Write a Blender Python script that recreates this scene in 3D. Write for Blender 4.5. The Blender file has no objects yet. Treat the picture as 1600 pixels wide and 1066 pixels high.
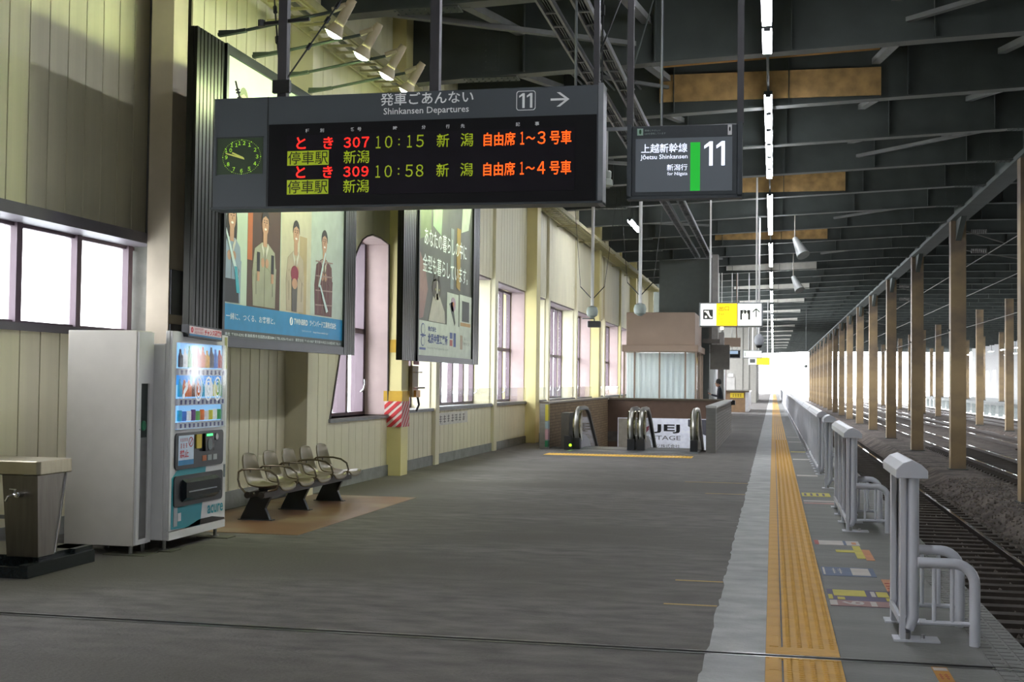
import bpy, math, random
from mathutils import Vector, Matrix
random.seed(5)
sc = bpy.context.scene
COL = sc.collection
# ---------------------------------------------------------------- camera
def make_camera():
    f, roll = 1950.0, 0.0117
    vx, vy = 408.0, 67.0
    c, s = math.cos(roll), math.sin(roll)
    ux, uy = c*vx + s*vy, -s*vx + c*vy
    n = math.sqrt(ux*ux + uy*uy + f*f)
    p, y = math.atan(uy/f), math.asin(ux/n)
    F = Vector((-math.sin(y)*math.cos(p), math.cos(y)*math.cos(p), math.sin(p)))
    U = Vector((math.sin(y)*math.sin(p), -math.cos(y)*math.sin(p), math.cos(p)))
    R = Vector((math.cos(y), math.sin(y), 0))
    cr, cu = c*R + s*U, c*U - s*R
    m = Matrix((cr, cu, -F)).transposed().to_4x4()
    m.translation = Vector((0, 0, 1.5))
    cd = bpy.data.cameras.new('camera'); cd.sensor_width = 36; cd.lens = f/1600*36
    cd.clip_start = 0.1; cd.clip_end = 2000
    o = bpy.data.objects.new('camera', cd); o.matrix_world = m
    COL.objects.link(o); sc.camera = o
make_camera()
# ---------------------------------------------------------------- world and exposure
w = bpy.data.worlds.new('overcast_sky'); sc.world = w; w.use_nodes = True
wn = w.node_tree.nodes; wl = w.node_tree.links
bg = wn['Background']; bg.inputs['Strength'].default_value = 16.0
tc = wn.new('ShaderNodeTexCoord'); sx = wn.new('ShaderNodeSeparateXYZ'); rp = wn.new('ShaderNodeValToRGB')
wl.new(tc.outputs['Generated'], sx.inputs[0]); wl.new(sx.outputs['Z'], rp.inputs[0]); wl.new(rp.outputs[0], bg.inputs['Color'])
rp.color_ramp.elements[0].position = 0.0; rp.color_ramp.elements[0].color = (0.96, 0.97, 1.0, 1)
rp.color_ramp.elements[1].position = 1.0; rp.color_ramp.elements[1].color = (0.82, 0.86, 1.0, 1)
sc.view_settings.view_transform = 'Standard'; sc.view_settings.look = 'None'
sc.view_settings.exposure = 0.0; sc.view_settings.gamma = 1.0; sc.view_settings.use_curve_mapping = False
TUBE = 72.0       # radiance of the platform fluorescents
FLOOD = 66.0      # watts of each poster floodlight
# ---------------------------------------------------------------- materials
def lin(c):
    if isinstance(c, str):
        c = tuple(int(c[i:i+2], 16)/255 for i in (0, 2, 4))
    return tuple(x/12.92 if x <= .04045 else ((x+.055)/1.055)**2.4 for x in c)
MATS = {}
def M(name, col='808080', rough=.6, metal=0.0, var=.12, scale=6.0, bump=0.0, bscale=None, emit=0.0, stretch=(1, 1, 1), spec=.5, alpha=1.0, detail=4.0, col2=None, scale2=1.0):
    if name in MATS: return MATS[name]
    m = bpy.data.materials.new(name); m.use_nodes = True; MATS[name] = m
    nt = m.node_tree; N = nt.nodes; L = nt.links; b = N['Principled BSDF']
    c = lin(col)
    t = N.new('ShaderNodeTexCoord'); mp = N.new('ShaderNodeMapping'); mp.inputs['Scale'].default_value = stretch
    L.new(t.outputs['Object'], mp.inputs[0])
    nz = N.new('ShaderNodeTexNoise'); nz.inputs['Scale'].default_value = scale; nz.inputs['Detail'].default_value = detail
    L.new(mp.outputs[0], nz.inputs['Vector'])
    r = N.new('ShaderNodeValToRGB'); L.new(nz.outputs[0], r.inputs[0])
    r.color_ramp.elements[0].position = .3; r.color_ramp.elements[1].position = .7
    r.color_ramp.elements[0].color = tuple(max(0, x*(1-var)) for x in c)+(1,)
    r.color_ramp.elements[1].color = tuple(min(1, x*(1+var)) for x in c)+(1,)
    out = r.outputs[0]
    if col2:
        n2 = N.new('ShaderNodeTexNoise'); n2.inputs['Scale'].default_value = scale2; n2.inputs['Detail'].default_value = 5
        L.new(mp.outputs[0], n2.inputs['Vector'])
        r2 = N.new('ShaderNodeValToRGB'); r2.color_ramp.elements[0].position = .45; r2.color_ramp.elements[1].position = .62
        L.new(n2.outputs[0], r2.inputs[0])
        mx = N.new('ShaderNodeMixRGB'); L.new(r2.outputs[0], mx.inputs[0]); L.new(out, mx.inputs[1]); mx.inputs[2].default_value = lin(col2)+(1,)
        out = mx.outputs[0]
    L.new(out, b.inputs['Base Color'])
    b.inputs['Roughness'].default_value = rough; b.inputs['Metallic'].default_value = metal
    b.inputs['Specular IOR Level'].default_value = spec
    if emit:
        L.new(out, b.inputs['Emission Color']); b.inputs['Emission Strength'].default_value = emit
    if bump:
        nb = N.new('ShaderNodeTexNoise'); nb.inputs['Scale'].default_value = bscale or scale*3; nb.inputs['Detail'].default_value = 3
        L.new(mp.outputs[0], nb.inputs['Vector'])
        bp = N.new('ShaderNodeBump'); bp.inputs['Strength'].default_value = bump; bp.inputs['Distance'].default_value = .02
        L.new(nb.outputs[0], bp.inputs['Height']); L.new(bp.outputs[0], b.inputs['Normal'])
    return m
def glass(name, tint=(1, 1, 1), through=.85, gloss=.08, frost=0.0):
    if name in MATS: return MATS[name]
    m = bpy.data.materials.new(name); m.use_nodes = True; MATS[name] = m
    nt = m.node_tree; N = nt.nodes; L = nt.links
    for n in list(N):
        if n.type == 'BSDF_PRINCIPLED': N.remove(n)
    o = N['Material Output']
    tr = N.new('ShaderNodeBsdfTransparent'); tr.inputs[0].default_value = tuple(x*through for x in tint)+(1,)
    gl = N.new('ShaderNodeBsdfGlossy'); gl.inputs['Roughness'].default_value = .05
    a = N.new('ShaderNodeMixShader'); fr = N.new('ShaderNodeLayerWeight'); pw = N.new('ShaderNodeMath'); pw.operation = 'POWER'; pw.inputs[1].default_value = 4
    ml = N.new('ShaderNodeMath'); ml.operation = 'MULTIPLY_ADD'; ml.inputs[1].default_value = .35; ml.inputs[2].default_value = .03
    L.new(fr.outputs['Facing'], pw.inputs[0]); L.new(pw.outputs[0], ml.inputs[0]); L.new(ml.outputs[0], a.inputs[0]); L.new(tr.outputs[0], a.inputs[1]); L.new(gl.outputs[0], a.inputs[2])
    last = a
    if frost:
        tl = N.new('ShaderNodeBsdfTranslucent'); tl.inputs[0].default_value = tuple(x*.9 for x in tint)+(1,)
        nz = N.new('ShaderNodeTexNoise'); nz.inputs['Scale'].default_value = 3
        nz.inputs['Scale'].default_value = 1.2; mm = N.new('ShaderNodeMath'); mm.operation = 'MULTIPLY'; mm.inputs[1].default_value = frost*2
        L.new(nz.outputs[0], mm.inputs[0])
        bmx = N.new('ShaderNodeMixShader'); L.new(mm.outputs[0], bmx.inputs[0]); L.new(a.outputs[0], bmx.inputs[1]); L.new(tl.outputs[0], bmx.inputs[2]); last = bmx
    L.new(last.outputs[0], o.inputs[0])
    return m
def brickmat(name, c1, c2, mort, bw=.21, bh=.07, rot=0, rough=.8):
    if name in MATS: return MATS[name]
    m = M(name, c1, rough); nt = m.node_tree; N = nt.nodes; L = nt.links; b = N['Principled BSDF']
    t = N.new('ShaderNodeTexCoord'); mp = N.new('ShaderNodeMapping'); sp = N.new('ShaderNodeSeparateXYZ'); cb = N.new('ShaderNodeCombineXYZ')
    L.new(t.outputs['Object'], sp.inputs[0]); L.new(sp.outputs['Y' if rot else 'X'], cb.inputs[0]); L.new(sp.outputs['Z'], cb.inputs[1])
    bk = N.new('ShaderNodeTexBrick'); L.new(cb.outputs[0], bk.inputs['Vector'])
    bk.inputs['Color1'].default_value = lin(c1)+(1,); bk.inputs['Color2'].default_value = lin(c2)+(1,); bk.inputs['Mortar'].default_value = lin(mort)+(1,)
    bk.inputs['Scale'].default_value = 1; bk.inputs['Brick Width'].default_value = bw; bk.inputs['Row Height'].default_value = bh; bk.inputs['Mortar Size'].default_value = .006
    L.new(bk.outputs['Color'], b.inputs['Base Color'])
    bp = N.new('ShaderNodeBump'); bp.inputs['Strength'].default_value = .5; bp.inputs['Distance'].default_value = .01; bp.invert = True
    L.new(bk.outputs['Fac'], bp.inputs['Height']); L.new(bp.outputs[0], b.inputs['Normal'])
    return m
cream = M('cream_paint', 'dad3b4', .55, var=.05, scale=3, stretch=(1, 1, .3))
cream_col = M('cream_column_paint', 'd6ca90', .5, var=.05, scale=2)
dark_back = M('plank_joint_shadow_board', '1a1814', .95)
concrete = M('concrete', '84857f', .85, var=.15, scale=5, bump=.3)
asphalt = M('asphalt', '5d5954', .72, var=.38, scale=7, bump=.6, bscale=70, detail=14, stretch=(.45, 1, 1), col2='4d4942', scale2=.5)
rough_conc = M('worn_concrete_strip', 'a3a4a2', .8, var=.22, scale=3, bump=.4, bscale=25, detail=9, stretch=(1, 1.5, 1))
edge_conc = M('edge_concrete', '737370', .8, var=.13, scale=2.5, bump=.3, bscale=30, detail=8, stretch=(.6, 2, 1))
yellow_t = M('tactile_yellow', 'c0923a', .65, var=.12, scale=4, bump=.2)
steel_dk = M('dark_painted_steel', '474d4a', .6, var=.18, scale=1.5)
steel_dk2 = M('dark_steel_flange', '6b6c69', .55, var=.12, scale=2)
steel_tan = M('tan_painted_steel', '9a8462', .6, var=.15, scale=1.2, col2='6a5c50', scale2=.5)
stain = M('stainless_steel', '9a9a98', .3, 1.0, var=.08, scale=2, stretch=(1, 1, 8))
chrome = M('chrome', 'c8c8c8', .12, 1.0, var=.02)
white_p = M('white_paint', 'd0cfcd', .4, var=.03)
gate_w = M('light_grey_enamel', 'bfc1c8', .35, var=.05, scale=3)
black_p = M('black_plastic', '17181a', .4, var=.1)
dgrey = M('dark_grey_panel', '454b50', .5, var=.04, scale=2)
ad_frame = M('dark_anodised_frame', '1c1d19', .3, .7, var=.1)
silver_f = M('silver_aluminium', '8d9093', .35, .9, var=.1); frame_dk = M('grey_metal_poster_frame', '3b3d40', .35, .8, var=.1)
purple_f = M('mauve_window_frame', '66565e', .5, var=.06)
reveal = M('mauve_reveal_panel', 'b49f9c', .55, var=.04)
clear = glass('clear_glass', (.99, 1, .995), .92)
frost = glass('milky_window_glass', (1, 1, 1), .85, frost=.15)
def em(name, col, s): return M(name, col, .5, var=.02, emit=s)
# ---------------------------------------------------------------- geometry helpers
class MB:
    def __init__(s): s.v = []; s.f = []
    def box(s, x0, x1, y0, y1, z0, z1, rot=None, c=None):
        n = len(s.v)
        p = [Vector((x, y, z)) for z in (z0, z1) for y in (y0, y1) for x in (x0, x1)]
        if rot is not None:
            cc = Vector(c) if c else Vector(((x0+x1)/2, (y0+y1)/2, (z0+z1)/2))
            p = [rot @ (q-cc) + cc for q in p]
        s.v += p
        s.f += [tuple(n+i for i in q) for q in ((0, 2, 3, 1), (4, 5, 7, 6), (0, 1, 5, 4), (2, 6, 7, 3), (0, 4, 6, 2), (1, 3, 7, 5))]
        return s
    def bar(s, a, b, w, h=None, up=(0, 0, 1)):
        h = h or w; a = Vector(a); b = Vector(b); d = (b-a).normalized(); u = Vector(up)
        if abs(d.dot(u)) > .99: u = Vector((0, 1, 0))
        r = d.cross(u).normalized(); u = r.cross(d); n = len(s.v)
        for q in (a, b):
            for i, j in ((-1, -1), (1, -1), (1, 1), (-1, 1)): s.v.append(q + r*i*w/2 + u*j*h/2)
        s.f += [(n, n+3, n+2, n+1), (n+4, n+5, n+6, n+7)] + [(n+i, n+(i+1) % 4, n+4+(i+1) % 4, n+4+i) for i in range(4)]
        return s
    def cyl(s, a, b, r, r2=None, n=12, caps=True):
        r2 = r if r2 is None else r2
        a = Vector(a); b = Vector(b); d = (b-a).normalized(); u = Vector((0, 0, 1))
        if abs(d.dot(u)) > .99: u = Vector((0, 1, 0))
        x = d.cross(u).normalized(); y = d.cross(x); k = len(s.v)
        for q, rr in ((a, r), (b, r2)):
            for i in range(n):
                t = 2*math.pi*i/n; s.v.append(q + (x*math.cos(t)+y*math.sin(t))*rr)
        s.f += [(k+i, k+(i+1) % n, k+n+(i+1) % n, k+n+i) for i in range(n)]
        if caps: s.f += [tuple(k+i for i in reversed(range(n))), tuple(k+n+i for i in range(n))]
        return s
    def tube(s, path, r, n=8, closed=False):
        P = [Vector(p) for p in path]; k = len(s.v); N = len(P); px = None
        for i, p in enumerate(P):
            if closed: d = (P[(i+1) % N]-P[i-1]).normalized()
            else: d = (P[min(i+1, N-1)]-P[max(i-1, 0)]).normalized()
            if px is None:
                u = Vector((0, 0, 1)) if abs(d.z) < .9 else Vector((0, 1, 0)); px = d.cross(u).normalized()
            else: px = (px - d*px.dot(d)).normalized()
            y = d.cross(px)
            for j in range(n):
                t = 2*math.pi*j/n; s.v.append(p+(px*math.cos(t)+y*math.sin(t))*r)
        for i in range(N if closed else N-1):
            a = k+i*n; b = k+((i+1) % N)*n
            s.f += [(a+j, a+(j+1) % n, b+(j+1) % n, b+j) for j in range(n)]
        if not closed: s.f += [tuple(k+j for j in reversed(range(n))), tuple(k+(N-1)*n+j for j in range(n))]
        return s
    def prism(s, pts, axis, a, b):
        # pts 2D: axis 'x' -> (y,z); 'y' -> (x,z); 'z' -> (x,y)
        def mk(p, t): return Vector((t, p[0], p[1])) if axis == 'x' else Vector((p[0], t, p[1])) if axis == 'y' else Vector((p[0], p[1], t))
        k = len(s.v); n = len(pts)
        s.v += [mk(p, a) for p in pts] + [mk(p, b) for p in pts]
        s.f += [tuple(k+i for i in range(n)), tuple(k+n+i for i in reversed(range(n)))] + [(k+i, k+n+i, k+n+(i+1) % n, k+(i+1) % n) for i in range(n)]
        return s
    def lathe(s, prof, c, n=14, axis='z'):
        c = Vector(c); k = len(s.v)
        for r, h in prof:
            for i in range(n):
                t = 2*math.pi*i/n; q = Vector((r*math.cos(t), r*math.sin(t), h))
                if axis == 'x': q = Vector((q.z, q.x, q.y))
                if axis == 'y': q = Vector((q.x, q.z, q.y))
                s.v.append(c+q)
        for j in range(len(prof)-1):
            a = k+j*n; b = a+n
            s.f += [(a+i, a+(i+1) % n, b+(i+1) % n, b+i) for i in range(n)]
        s.f += [tuple(k+i for i in reversed(range(n))), tuple(k+(len(prof)-1)*n+i for i in range(n))]
        return s
    def mesh(s, name, mat, off=Vector((0, 0, 0)), smooth=False):
        me = bpy.data.meshes.new(name)
        me.from_pydata([v-off for v in s.v], [], s.f)
        if mat: me.materials.append(mat)
        import bmesh
        bm = bmesh.new(); bm.from_mesh(me); bmesh.ops.recalc_face_normals(bm, faces=bm.faces); bm.to_mesh(me); bm.free()
        if smooth:
            me.polygons.foreach_set('use_smooth', [True]*len(me.polygons))
            try: me.set_sharp_from_angle(angle=math.radians(40))
            except Exception: pass
        me.update()
        return me
    def build(s, name, mat, parent=None, smooth=False, bevel=0, kind=None):
        off = Vector(wloc(parent)) if parent else None
        if off is None:
            xs = [v.x for v in s.v]; ys = [v.y for v in s.v]; zs = [v.z for v in s.v]
            off = Vector(((min(xs)+max(xs))/2, (min(ys)+max(ys))/2, min(zs)))
        o = bpy.data.objects.new(name, s.mesh(name, mat, off, smooth)); COL.objects.link(o)
        if parent: o.parent = parent
        else: o.location = off
        if bevel:
            bv = o.modifiers.new('bevel', 'BEVEL'); bv.width = bevel; bv.segments = 2; bv.limit_method = 'ANGLE'
        if kind: o['kind'] = kind
        return o
def wloc(o):
    l = Vector((0, 0, 0))
    while o: l = l + o.location; o = o.parent
    return l
def tag(o, label=None, cat=None, group=None, kind=None):
    if label: o['label'] = label
    if cat: o['category'] = cat
    if group: o['group'] = group
    if kind: o['kind'] = kind
    return o
def thing(name, label, cat, loc, group=None):
    o = bpy.data.objects.new(name, None); COL.objects.link(o); o.location = loc; o.empty_display_size = .1
    return tag(o, label, cat, group)
def sempty(name, loc=(0, 0, 0)):
    o = bpy.data.objects.new(name, None); COL.objects.link(o); o.location = loc; o['kind'] = 'structure'; return o
def inst(name, me, parent, loc=(0, 0, 0), scale=None, rot=None):
    o = bpy.data.objects.new(name, me); COL.objects.link(o); o.parent = parent
    o.location = Vector(loc) - (wloc(parent) if parent else Vector((0, 0, 0)))
    if scale: o.scale = scale
    if rot: o.rotation_euler = rot
    return o
def copy_tree(o, parent=None):
    c = o.copy(); COL.objects.link(c)
    if parent: c.parent = parent
    for ch in list(o.children): copy_tree(ch, c)
    return c
BOX = MB().box(0, 1, 0, 1, 0, 1)
BOXM = {}
def ibox(name, mat, parent, x0, x1, y0, y1, z0, z1):
    """a box part sharing one unit mesh per material"""
    k = mat.name
    if k not in BOXM: BOXM[k] = BOX.mesh('unit_'+k, mat)
    return inst(name, BOXM[k], parent, (x0, y0, z0), (x1-x0, y1-y0, z1-z0))
# text: plane 'y' faces -Y (read along +X), plane 'x' faces +X (read along +Y), plane 'z' faces up (read along +X)
def text(body, plane, at, u0, u1, v0, v1, mat, parent, name='lettering', bold=0.0, thick=.0015, keep=False, rot=0):
    cu = bpy.data.curves.new('t', 'FONT'); cu.body = body; cu.size = 1; cu.offset = bold; cu.resolution_u = 2; cu.fill_mode = 'FRONT'
    to = bpy.data.objects.new('t', cu); COL.objects.link(to)
    dg = bpy.context.evaluated_depsgraph_get(); me = bpy.data.meshes.new_from_object(to.evaluated_get(dg))
    bpy.data.objects.remove(to); bpy.data.curves.remove(cu)
    if not me.vertices: return None
    vs = [v.co.copy() for v in me.vertices]
    if rot:
        R2 = Matrix.Rotation(rot, 3, 'Z'); vs = [R2 @ v for v in vs]
    xs = [v.x for v in vs]; ys = [v.y for v in vs]
    sx_, sy_ = (u1-u0)/max(1e-6, max(xs)-min(xs)), (v1-v0)/max(1e-6, max(ys)-min(ys))
    if keep: sx_ = sy_ = min(sx_, sy_)
    mx, my = (min(xs)+max(xs))/2, (min(ys)+max(ys))/2; cu_, cv_ = (u0+u1)/2, (v0+v1)/2
    off = wloc(parent)
    for v, q in zip(me.vertices, vs):
        a = (q.x-mx)*sx_+cu_; b = (q.y-my)*sy_+cv_
        p = Vector((a, at, b)) if plane == 'y' else Vector((at, a, b)) if plane == 'x' else Vector((a, b, at))
        v.co = p-off
    me.materials.clear(); me.materials.append(mat)
    o = bpy.data.objects.new(name, me); COL.objects.link(o); o.parent = parent
    return o
FW = lambda c: chr(ord(c)+0xFEE0) if '0' <= c <= '9' or c == ':' else c
def digits(body, plane, at, u0, u1, v0, v1, mat, parent, bold=0.0, fill=.8):
    n = len(body); w_ = (u1-u0)/n
    for i, c in enumerate(body):
        k = .45 if c == '1' else .16 if c == ':' else fill
        h0, h1 = (v0+(v1-v0)*.2, v1-(v1-v0)*.25) if c == ':' else (v0, v1)
        cx = u0+w_*(i+.5); text(FW(c), plane, at, cx-w_*k/2, cx+w_*k/2, h0, h1, mat, parent, bold=bold)
def one(at, x0, w_, z0, z1, mat, parent):
    h = z1-z0; st = w_*.42
    MB().prism([(x0+w_-st, z0), (x0+w_, z0), (x0+w_, z1), (x0+w_-st*.9, z1), (x0, z1-h*.17), (x0, z1-h*.30), (x0+w_-st, z1-h*.17)], 'y', at-.001, at).build('lettering', mat, parent)
def strokes(plane, at, u0, u1, v0, v1, mat, parent, n=6, seed=1):
    # small brush-like marks for writing too blurred to read
    r = random.Random(seed); m = MB(); w_ = (u1-u0)/n; h = v1-v0
    def b(a0, a1, b0, b1):
        if plane == 'x': m.box(at-.001, at, a0, a1, b0, b1)
        elif plane == 'y': m.box(a0, a1, at-.001, at, b0, b1)
        else: m.box(a0, a1, b0, b1, at, at+.0005)
    for i in range(n):
        c = u0+w_*(i+.5)
        b(c-w_*.06, c+w_*.06, v0+h*r.uniform(0, .15), v1-h*r.uniform(0, .1))
        for k in range(3):
            z = v0+h*(.15+.28*k+r.uniform(0, .1)); b(c-w_*r.uniform(.2, .4), c+w_*r.uniform(.2, .4), z, z+h*.07)
    return m.build('brush_marks', mat, parent)
def poly(pts, plane, at, mat, parent, name='print_patch', t=.002):
    ax = plane; m = MB().prism(pts, ax, at-t/2, at+t/2)
    return m.build(name, mat, parent)
def ell(cx, cy, rx, ry, n=20, a0=0, a1=2*math.pi):
    return [(cx+rx*math.cos(a0+(a1-a0)*i/n), cy+ry*math.sin(a0+(a1-a0)*i/n)) for i in range(n)]
def rrect(x0, x1, y0, y1, r, n=5):
    p = []
    for cx, cy, a in ((x1-r, y0+r, -90), (x1-r, y1-r, 0), (x0+r, y1-r, 90), (x0+r, y0+r, 180)):
        for i in range(n+1):
            t = math.radians(a+90*i/n); p.append((cx+r*math.cos(t), cy+r*math.sin(t)))
    return p
ORD = ['nearest', 'second', 'third', 'fourth', 'fifth', 'sixth', 'seventh', 'eighth', 'ninth', 'tenth', 'eleventh', 'twelfth', 'thirteenth', 'fourteenth', 'fifteenth', 'sixteenth', 'seventeenth', 'eighteenth', 'nineteenth', 'twentieth']
def ordn(i):
    if i < 20: return ORD[i]
    T = {2: 'twenty', 3: 'thirty', 4: 'forty', 5: 'fifty'}[(i+1)//10]; U = ['', 'first']+ORD[1:9]
    return T[:-1]+'ieth' if (i+1) % 10 == 0 else T+'-'+U[(i+1) % 10]
# ================================================================ STRUCTURE
YE = 205.0
# platform slab and floor
def floor():
    fl = MB()
    HX0, HX1, HY0, HY1 = -4.93, -1.40, 28.3, 37.9
    for x0, x1, y0, y1 in ((-7.2, -.04, -42, 7.03), (-7.2, -.04, 7.11, HY0), (-7.2, HX0, HY0, HY1), (HX1, -.04, HY0, HY1), (-7.2, -.36, HY1, YE+30)):
        fl.box(x0, x1, y0, y1, -.3, 0)
    f = fl.build('floor', asphalt, kind='structure')
    rng = random.Random(3); cs = MB()
    for ya, yb in ((-2, 7.03), (7.11, 60)):
        pts = [(-.035, ya), (-.035, yb)]; yy = yb
        while yy > ya: pts.append((-.36+rng.uniform(-.008, .014), yy)); yy -= rng.uniform(.08, .3)
        pts.append((-.36, ya)); cs.prism(pts, 'z', -.02, .004)
    cs.box(-.36, -.035, 60, YE+30, -.3, .004).build('concrete_strip', rough_conc, f)
    MB().box(.37, 1.15, -42, 7.03, -.3, .002).box(.37, 1.15, 7.11, YE+30, -.3, .002).build('edge_slab', edge_conc, f)
    MB().box(-.035, .37, -42, YE+30, -.3, -.004).build('tactile_bed', edge_conc, f)
    MB().box(1.15, 1.42, -42, YE+30, -1.35, -.006).build('edge_face', concrete, f)
    MB().box(1.15, 1.42, 16.06, YE+30, -.006, 0).build('edge_tile_strip', edge_conc, f)
    # edge tiles with grip pads
    tm = MB().box(0, .265, 0, .295, -.006, 0)
    for i in range(3):
        for j in range(3): tm.box(.012+i*.085, .012+i*.085+.068, .012+j*.095, .012+j*.095+.075, 0, .005)
    tme = tm.mesh('edge_tile', edge_conc)
    y = 4.0
    while y < 16.0:
        inst('edge_tile', tme, f, (1.152, y, 0)); y += .3
    # expansion joint
    MB().box(-7.2, 1.42, 7.03, 7.045, -.05, .006).box(-7.2, 1.42, 7.095, 7.11, -.05, .006).build('joint_lip', stain, f)
    MB().box(-7.2, 1.42, 7.045, 7.095, -.08, -.012).build('joint_filler', black_p, f)
    # tactile tiles: narrow guide bar + domes
    t = MB().box(0, .085, .002, .298, -.004, .006).box(.02, .07, .004, .296, .006, .011).box(.095, .40, .002, .298, -.004, .006)
    for i in range(5):
        for j in range(6):
            cx, cy = .125+i*.061, .025+j*.05
            t.cyl((cx, cy, .006), (cx, cy, .012), .017, .010, n=6)
    tmesh = t.mesh('tactile_tile', yellow_t)
    y = 4.0
    while y < 34:
        if not (6.78 < y < 7.1): inst('tactile_tile', tmesh, f, (-.033, y, 0))
        else:
            ibox('tactile_tile', yellow_t, f, -.033, .367, y+.002, min(y+.298, 7.028), -.004, .008)
        y += .3
    ibox('tactile_tile', yellow_t, f, -.033, .367, 7.112, 7.298, -.004, .008)
    far = MB().box(-.033, .052, y, YE, -.004, .008)
    for i in range(5): far.box(.065+i*.061, .065+i*.061+.045, y, YE, -.004, .009)
    far.build('tactile_strip', yellow_t, f, kind='stuff')
    # painted queue lines on the asphalt
    yl = M('faded_yellow_line', 'b0955c', .8, var=.3, scale=20)
    for yy, xa in ((9.58, -.72), (8.54, -.72), (19.1, -1.3), (17.2, -.9)):
        ibox('queue_line', yl, f, xa, -.362, yy, yy+.035, 0, .002)
    # reddish painted area below the bench
    tag(MB().box(-6.02, -4.43, 11.3, 15.33, 0, .004).build('painted_patch', M('worn_brown_floor_paint', '76573f', .38, var=.2, scale=2, col2='8c7a62', scale2=1.3), f), 'worn brown painted patch under the seats')
    # escalator approach tactile
    et = MB().box(0, .298, 0, .298, 0, .006)
    for i in range(4):
        for j in range(4): et.cyl((.04+i*.073, .04+j*.073, .006), (.04+i*.073, .04+j*.073, .012), .018, .011, n=6)
    em_ = et.mesh('tactile_tile', M('bright_tactile_yellow', 'dcae45', .6))
    for i in range(10):
        for j in range(2): inst('tactile_tile', em_, f, (-4.58+i*.3, 25.1+j*.3, 0))
    ibox('landing_plate', silver_f, f, -4.35, -1.55, 26.6, 28.3, 0, .006)
    return f
FL = floor()
# track bed and ground
ballast = M('ballast', '6a6058', .95, var=.5, scale=14, bump=1.0, bscale=22, detail=12, col2='463e38', scale2=1.8)
gb = MB()
gb.prism([(1.42, -1.36), (4.4, -1.36), (4.9, -1.08), (6.0, -1.08), (6.5, -1.36), (13.3, -1.36), (13.6, -1.2), (14.4, -1.2), (14.8, -1.36), (20.2, -1.36), (20.2, -1.9), (1.42, -1.9)], 'y', -42, YE+60)
GB = gb.build('track_bed', ballast, kind='structure')
MB().box(-400, 400, -100, 900, -9, -8.8).build('ground', M('far_ground', 'b9bdb8', .9, var=.2, scale=.05), kind='structure')
# loose stones near the column row
st = MB()
for i in range(5200):
    yy = 9+28*random.random()**1.3; xx = random.choice((random.uniform(3.9, 6.9), random.uniform(1.7, 6.9)))
    zz = -1.36 if xx < 4.4 else -1.36+.28*(xx-4.4)/.5 if xx < 4.9 else -1.08 if xx < 6 else -1.08-.28*min(1, (xx-6)/.5)
    r = random.uniform(.018, .04); k = len(st.v)
    for q in ((1, 0, 0), (-.4, .9, 0), (-.6, -.8, .1), (0, 0, 1), (.1, .2, -.8)):
        st.v.append(Vector((xx, yy, zz+r*.4))+Vector(tuple(c*r*random.uniform(.7, 1.3) for c in q)))
    st.f += [(k, k+1, k+3), (k+1, k+2, k+3), (k+2, k, k+3), (k, k+2, k+4), (k+2, k+1, k+4), (k+1, k, k+4)]
st.build('ballast_stones', M('ballast_stone', '8d847a', .9, var=.5, scale=9), GB, kind='stuff')
# ---------------------------------------------------------------- left walls
PW = .009
def planks(parent, X, y0, y1, z0, z1, pitch=.29, single=True, t=.018):
    """vertical boards on a backing; X is the visible face"""
    MB().box(X-.05, X-t, y0, y1, z0, z1).build('backing_board', dark_back, parent)
    n = max(1, round((y1-y0)/pitch)); p = (y1-y0)/n
    if single:
        for i in range(n): ibox('plank', cream, parent, X-t, X, y0+i*p+PW, y0+(i+1)*p-PW, z0, z1)
    else:
        m = MB()
        for i in range(n): m.box(X-t, X, y0+i*p+PW, y0+(i+1)*p-PW, z0, z1)
        m.build('plank_cladding', cream, parent, kind='stuff')
TOPZ = 7.35
wl_ = sempty('wall_left')
# near part with the strip window (X=-6.62)
planks(wl_, -6.62, -3.1, 12.3, 0.16, 1.93, .32)
planks(wl_, -6.62, -3.1, 12.3, 2.99, TOPZ, .315)
MB().box(-6.6, -6.42, -3.1, 12.25, 2.89, 3.0).box(-6.85, -6.6, -3.1, 12.25, 2.89, 2.92).build('window_header', M('mauve_grey_metal', '6e6a70', .45, var=.05), wl_)
MB().box(-6.85, -6.58, -3.1, 12.3, 1.9, 1.97).build('window_ledge', M('mauve_grey_metal'), wl_)
MB().box(-6.66, -6.58, -3.1, 12.3, 0, .16).build('baseboard', concrete, wl_)
MB().box(-6.9, -6.62, -42, -3.1, -.3, TOPZ).build('rear_cladding', cream, wl_)
wn1 = sempty('window_1')
for k in range(-14, 3):
    y = 10.17+k*1.0
    ibox('mullion', purple_f, wn1, -6.85, -6.72, y-.045, y+.045, 1.97, 2.89)
    ibox('pane', frost, wn1, -6.79, -6.784, y+.045, y+.955, 1.97, 2.89)
MB().box(-6.8, -6.75, -3.1, 12.3, 1.97, 2.0).box(-6.8, -6.75, -3.1, 12.3, 2.855, 2.89).build('window_frame', purple_f, wn1)
# stained corner column
MB().box(-6.40, -6.15, 11.93, 12.25, 0, TOPZ).build('wall_column', M('stained_cream_plaster', 'c8bca6', .7, var=.12, scale=2), wl_)
# column brackets toward the poster frame
MB().box(-6.15, -6.13, 11.95, 12.22, 2.15, 2.62).box(-6.15, -6.13, 11.95, 12.22, 1.9, 2.05).build('bracket_plate', M('grey_bracket', '4c4c50', .5, .3), wl_)
# bench wall
planks(wl_, -6.10, 12.25, 15.03, .2, TOPZ, .29)
MB().box(-6.14, -6.07, 12.25, 15.03, 0, .2).build('baseboard', concrete, wl_)
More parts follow.
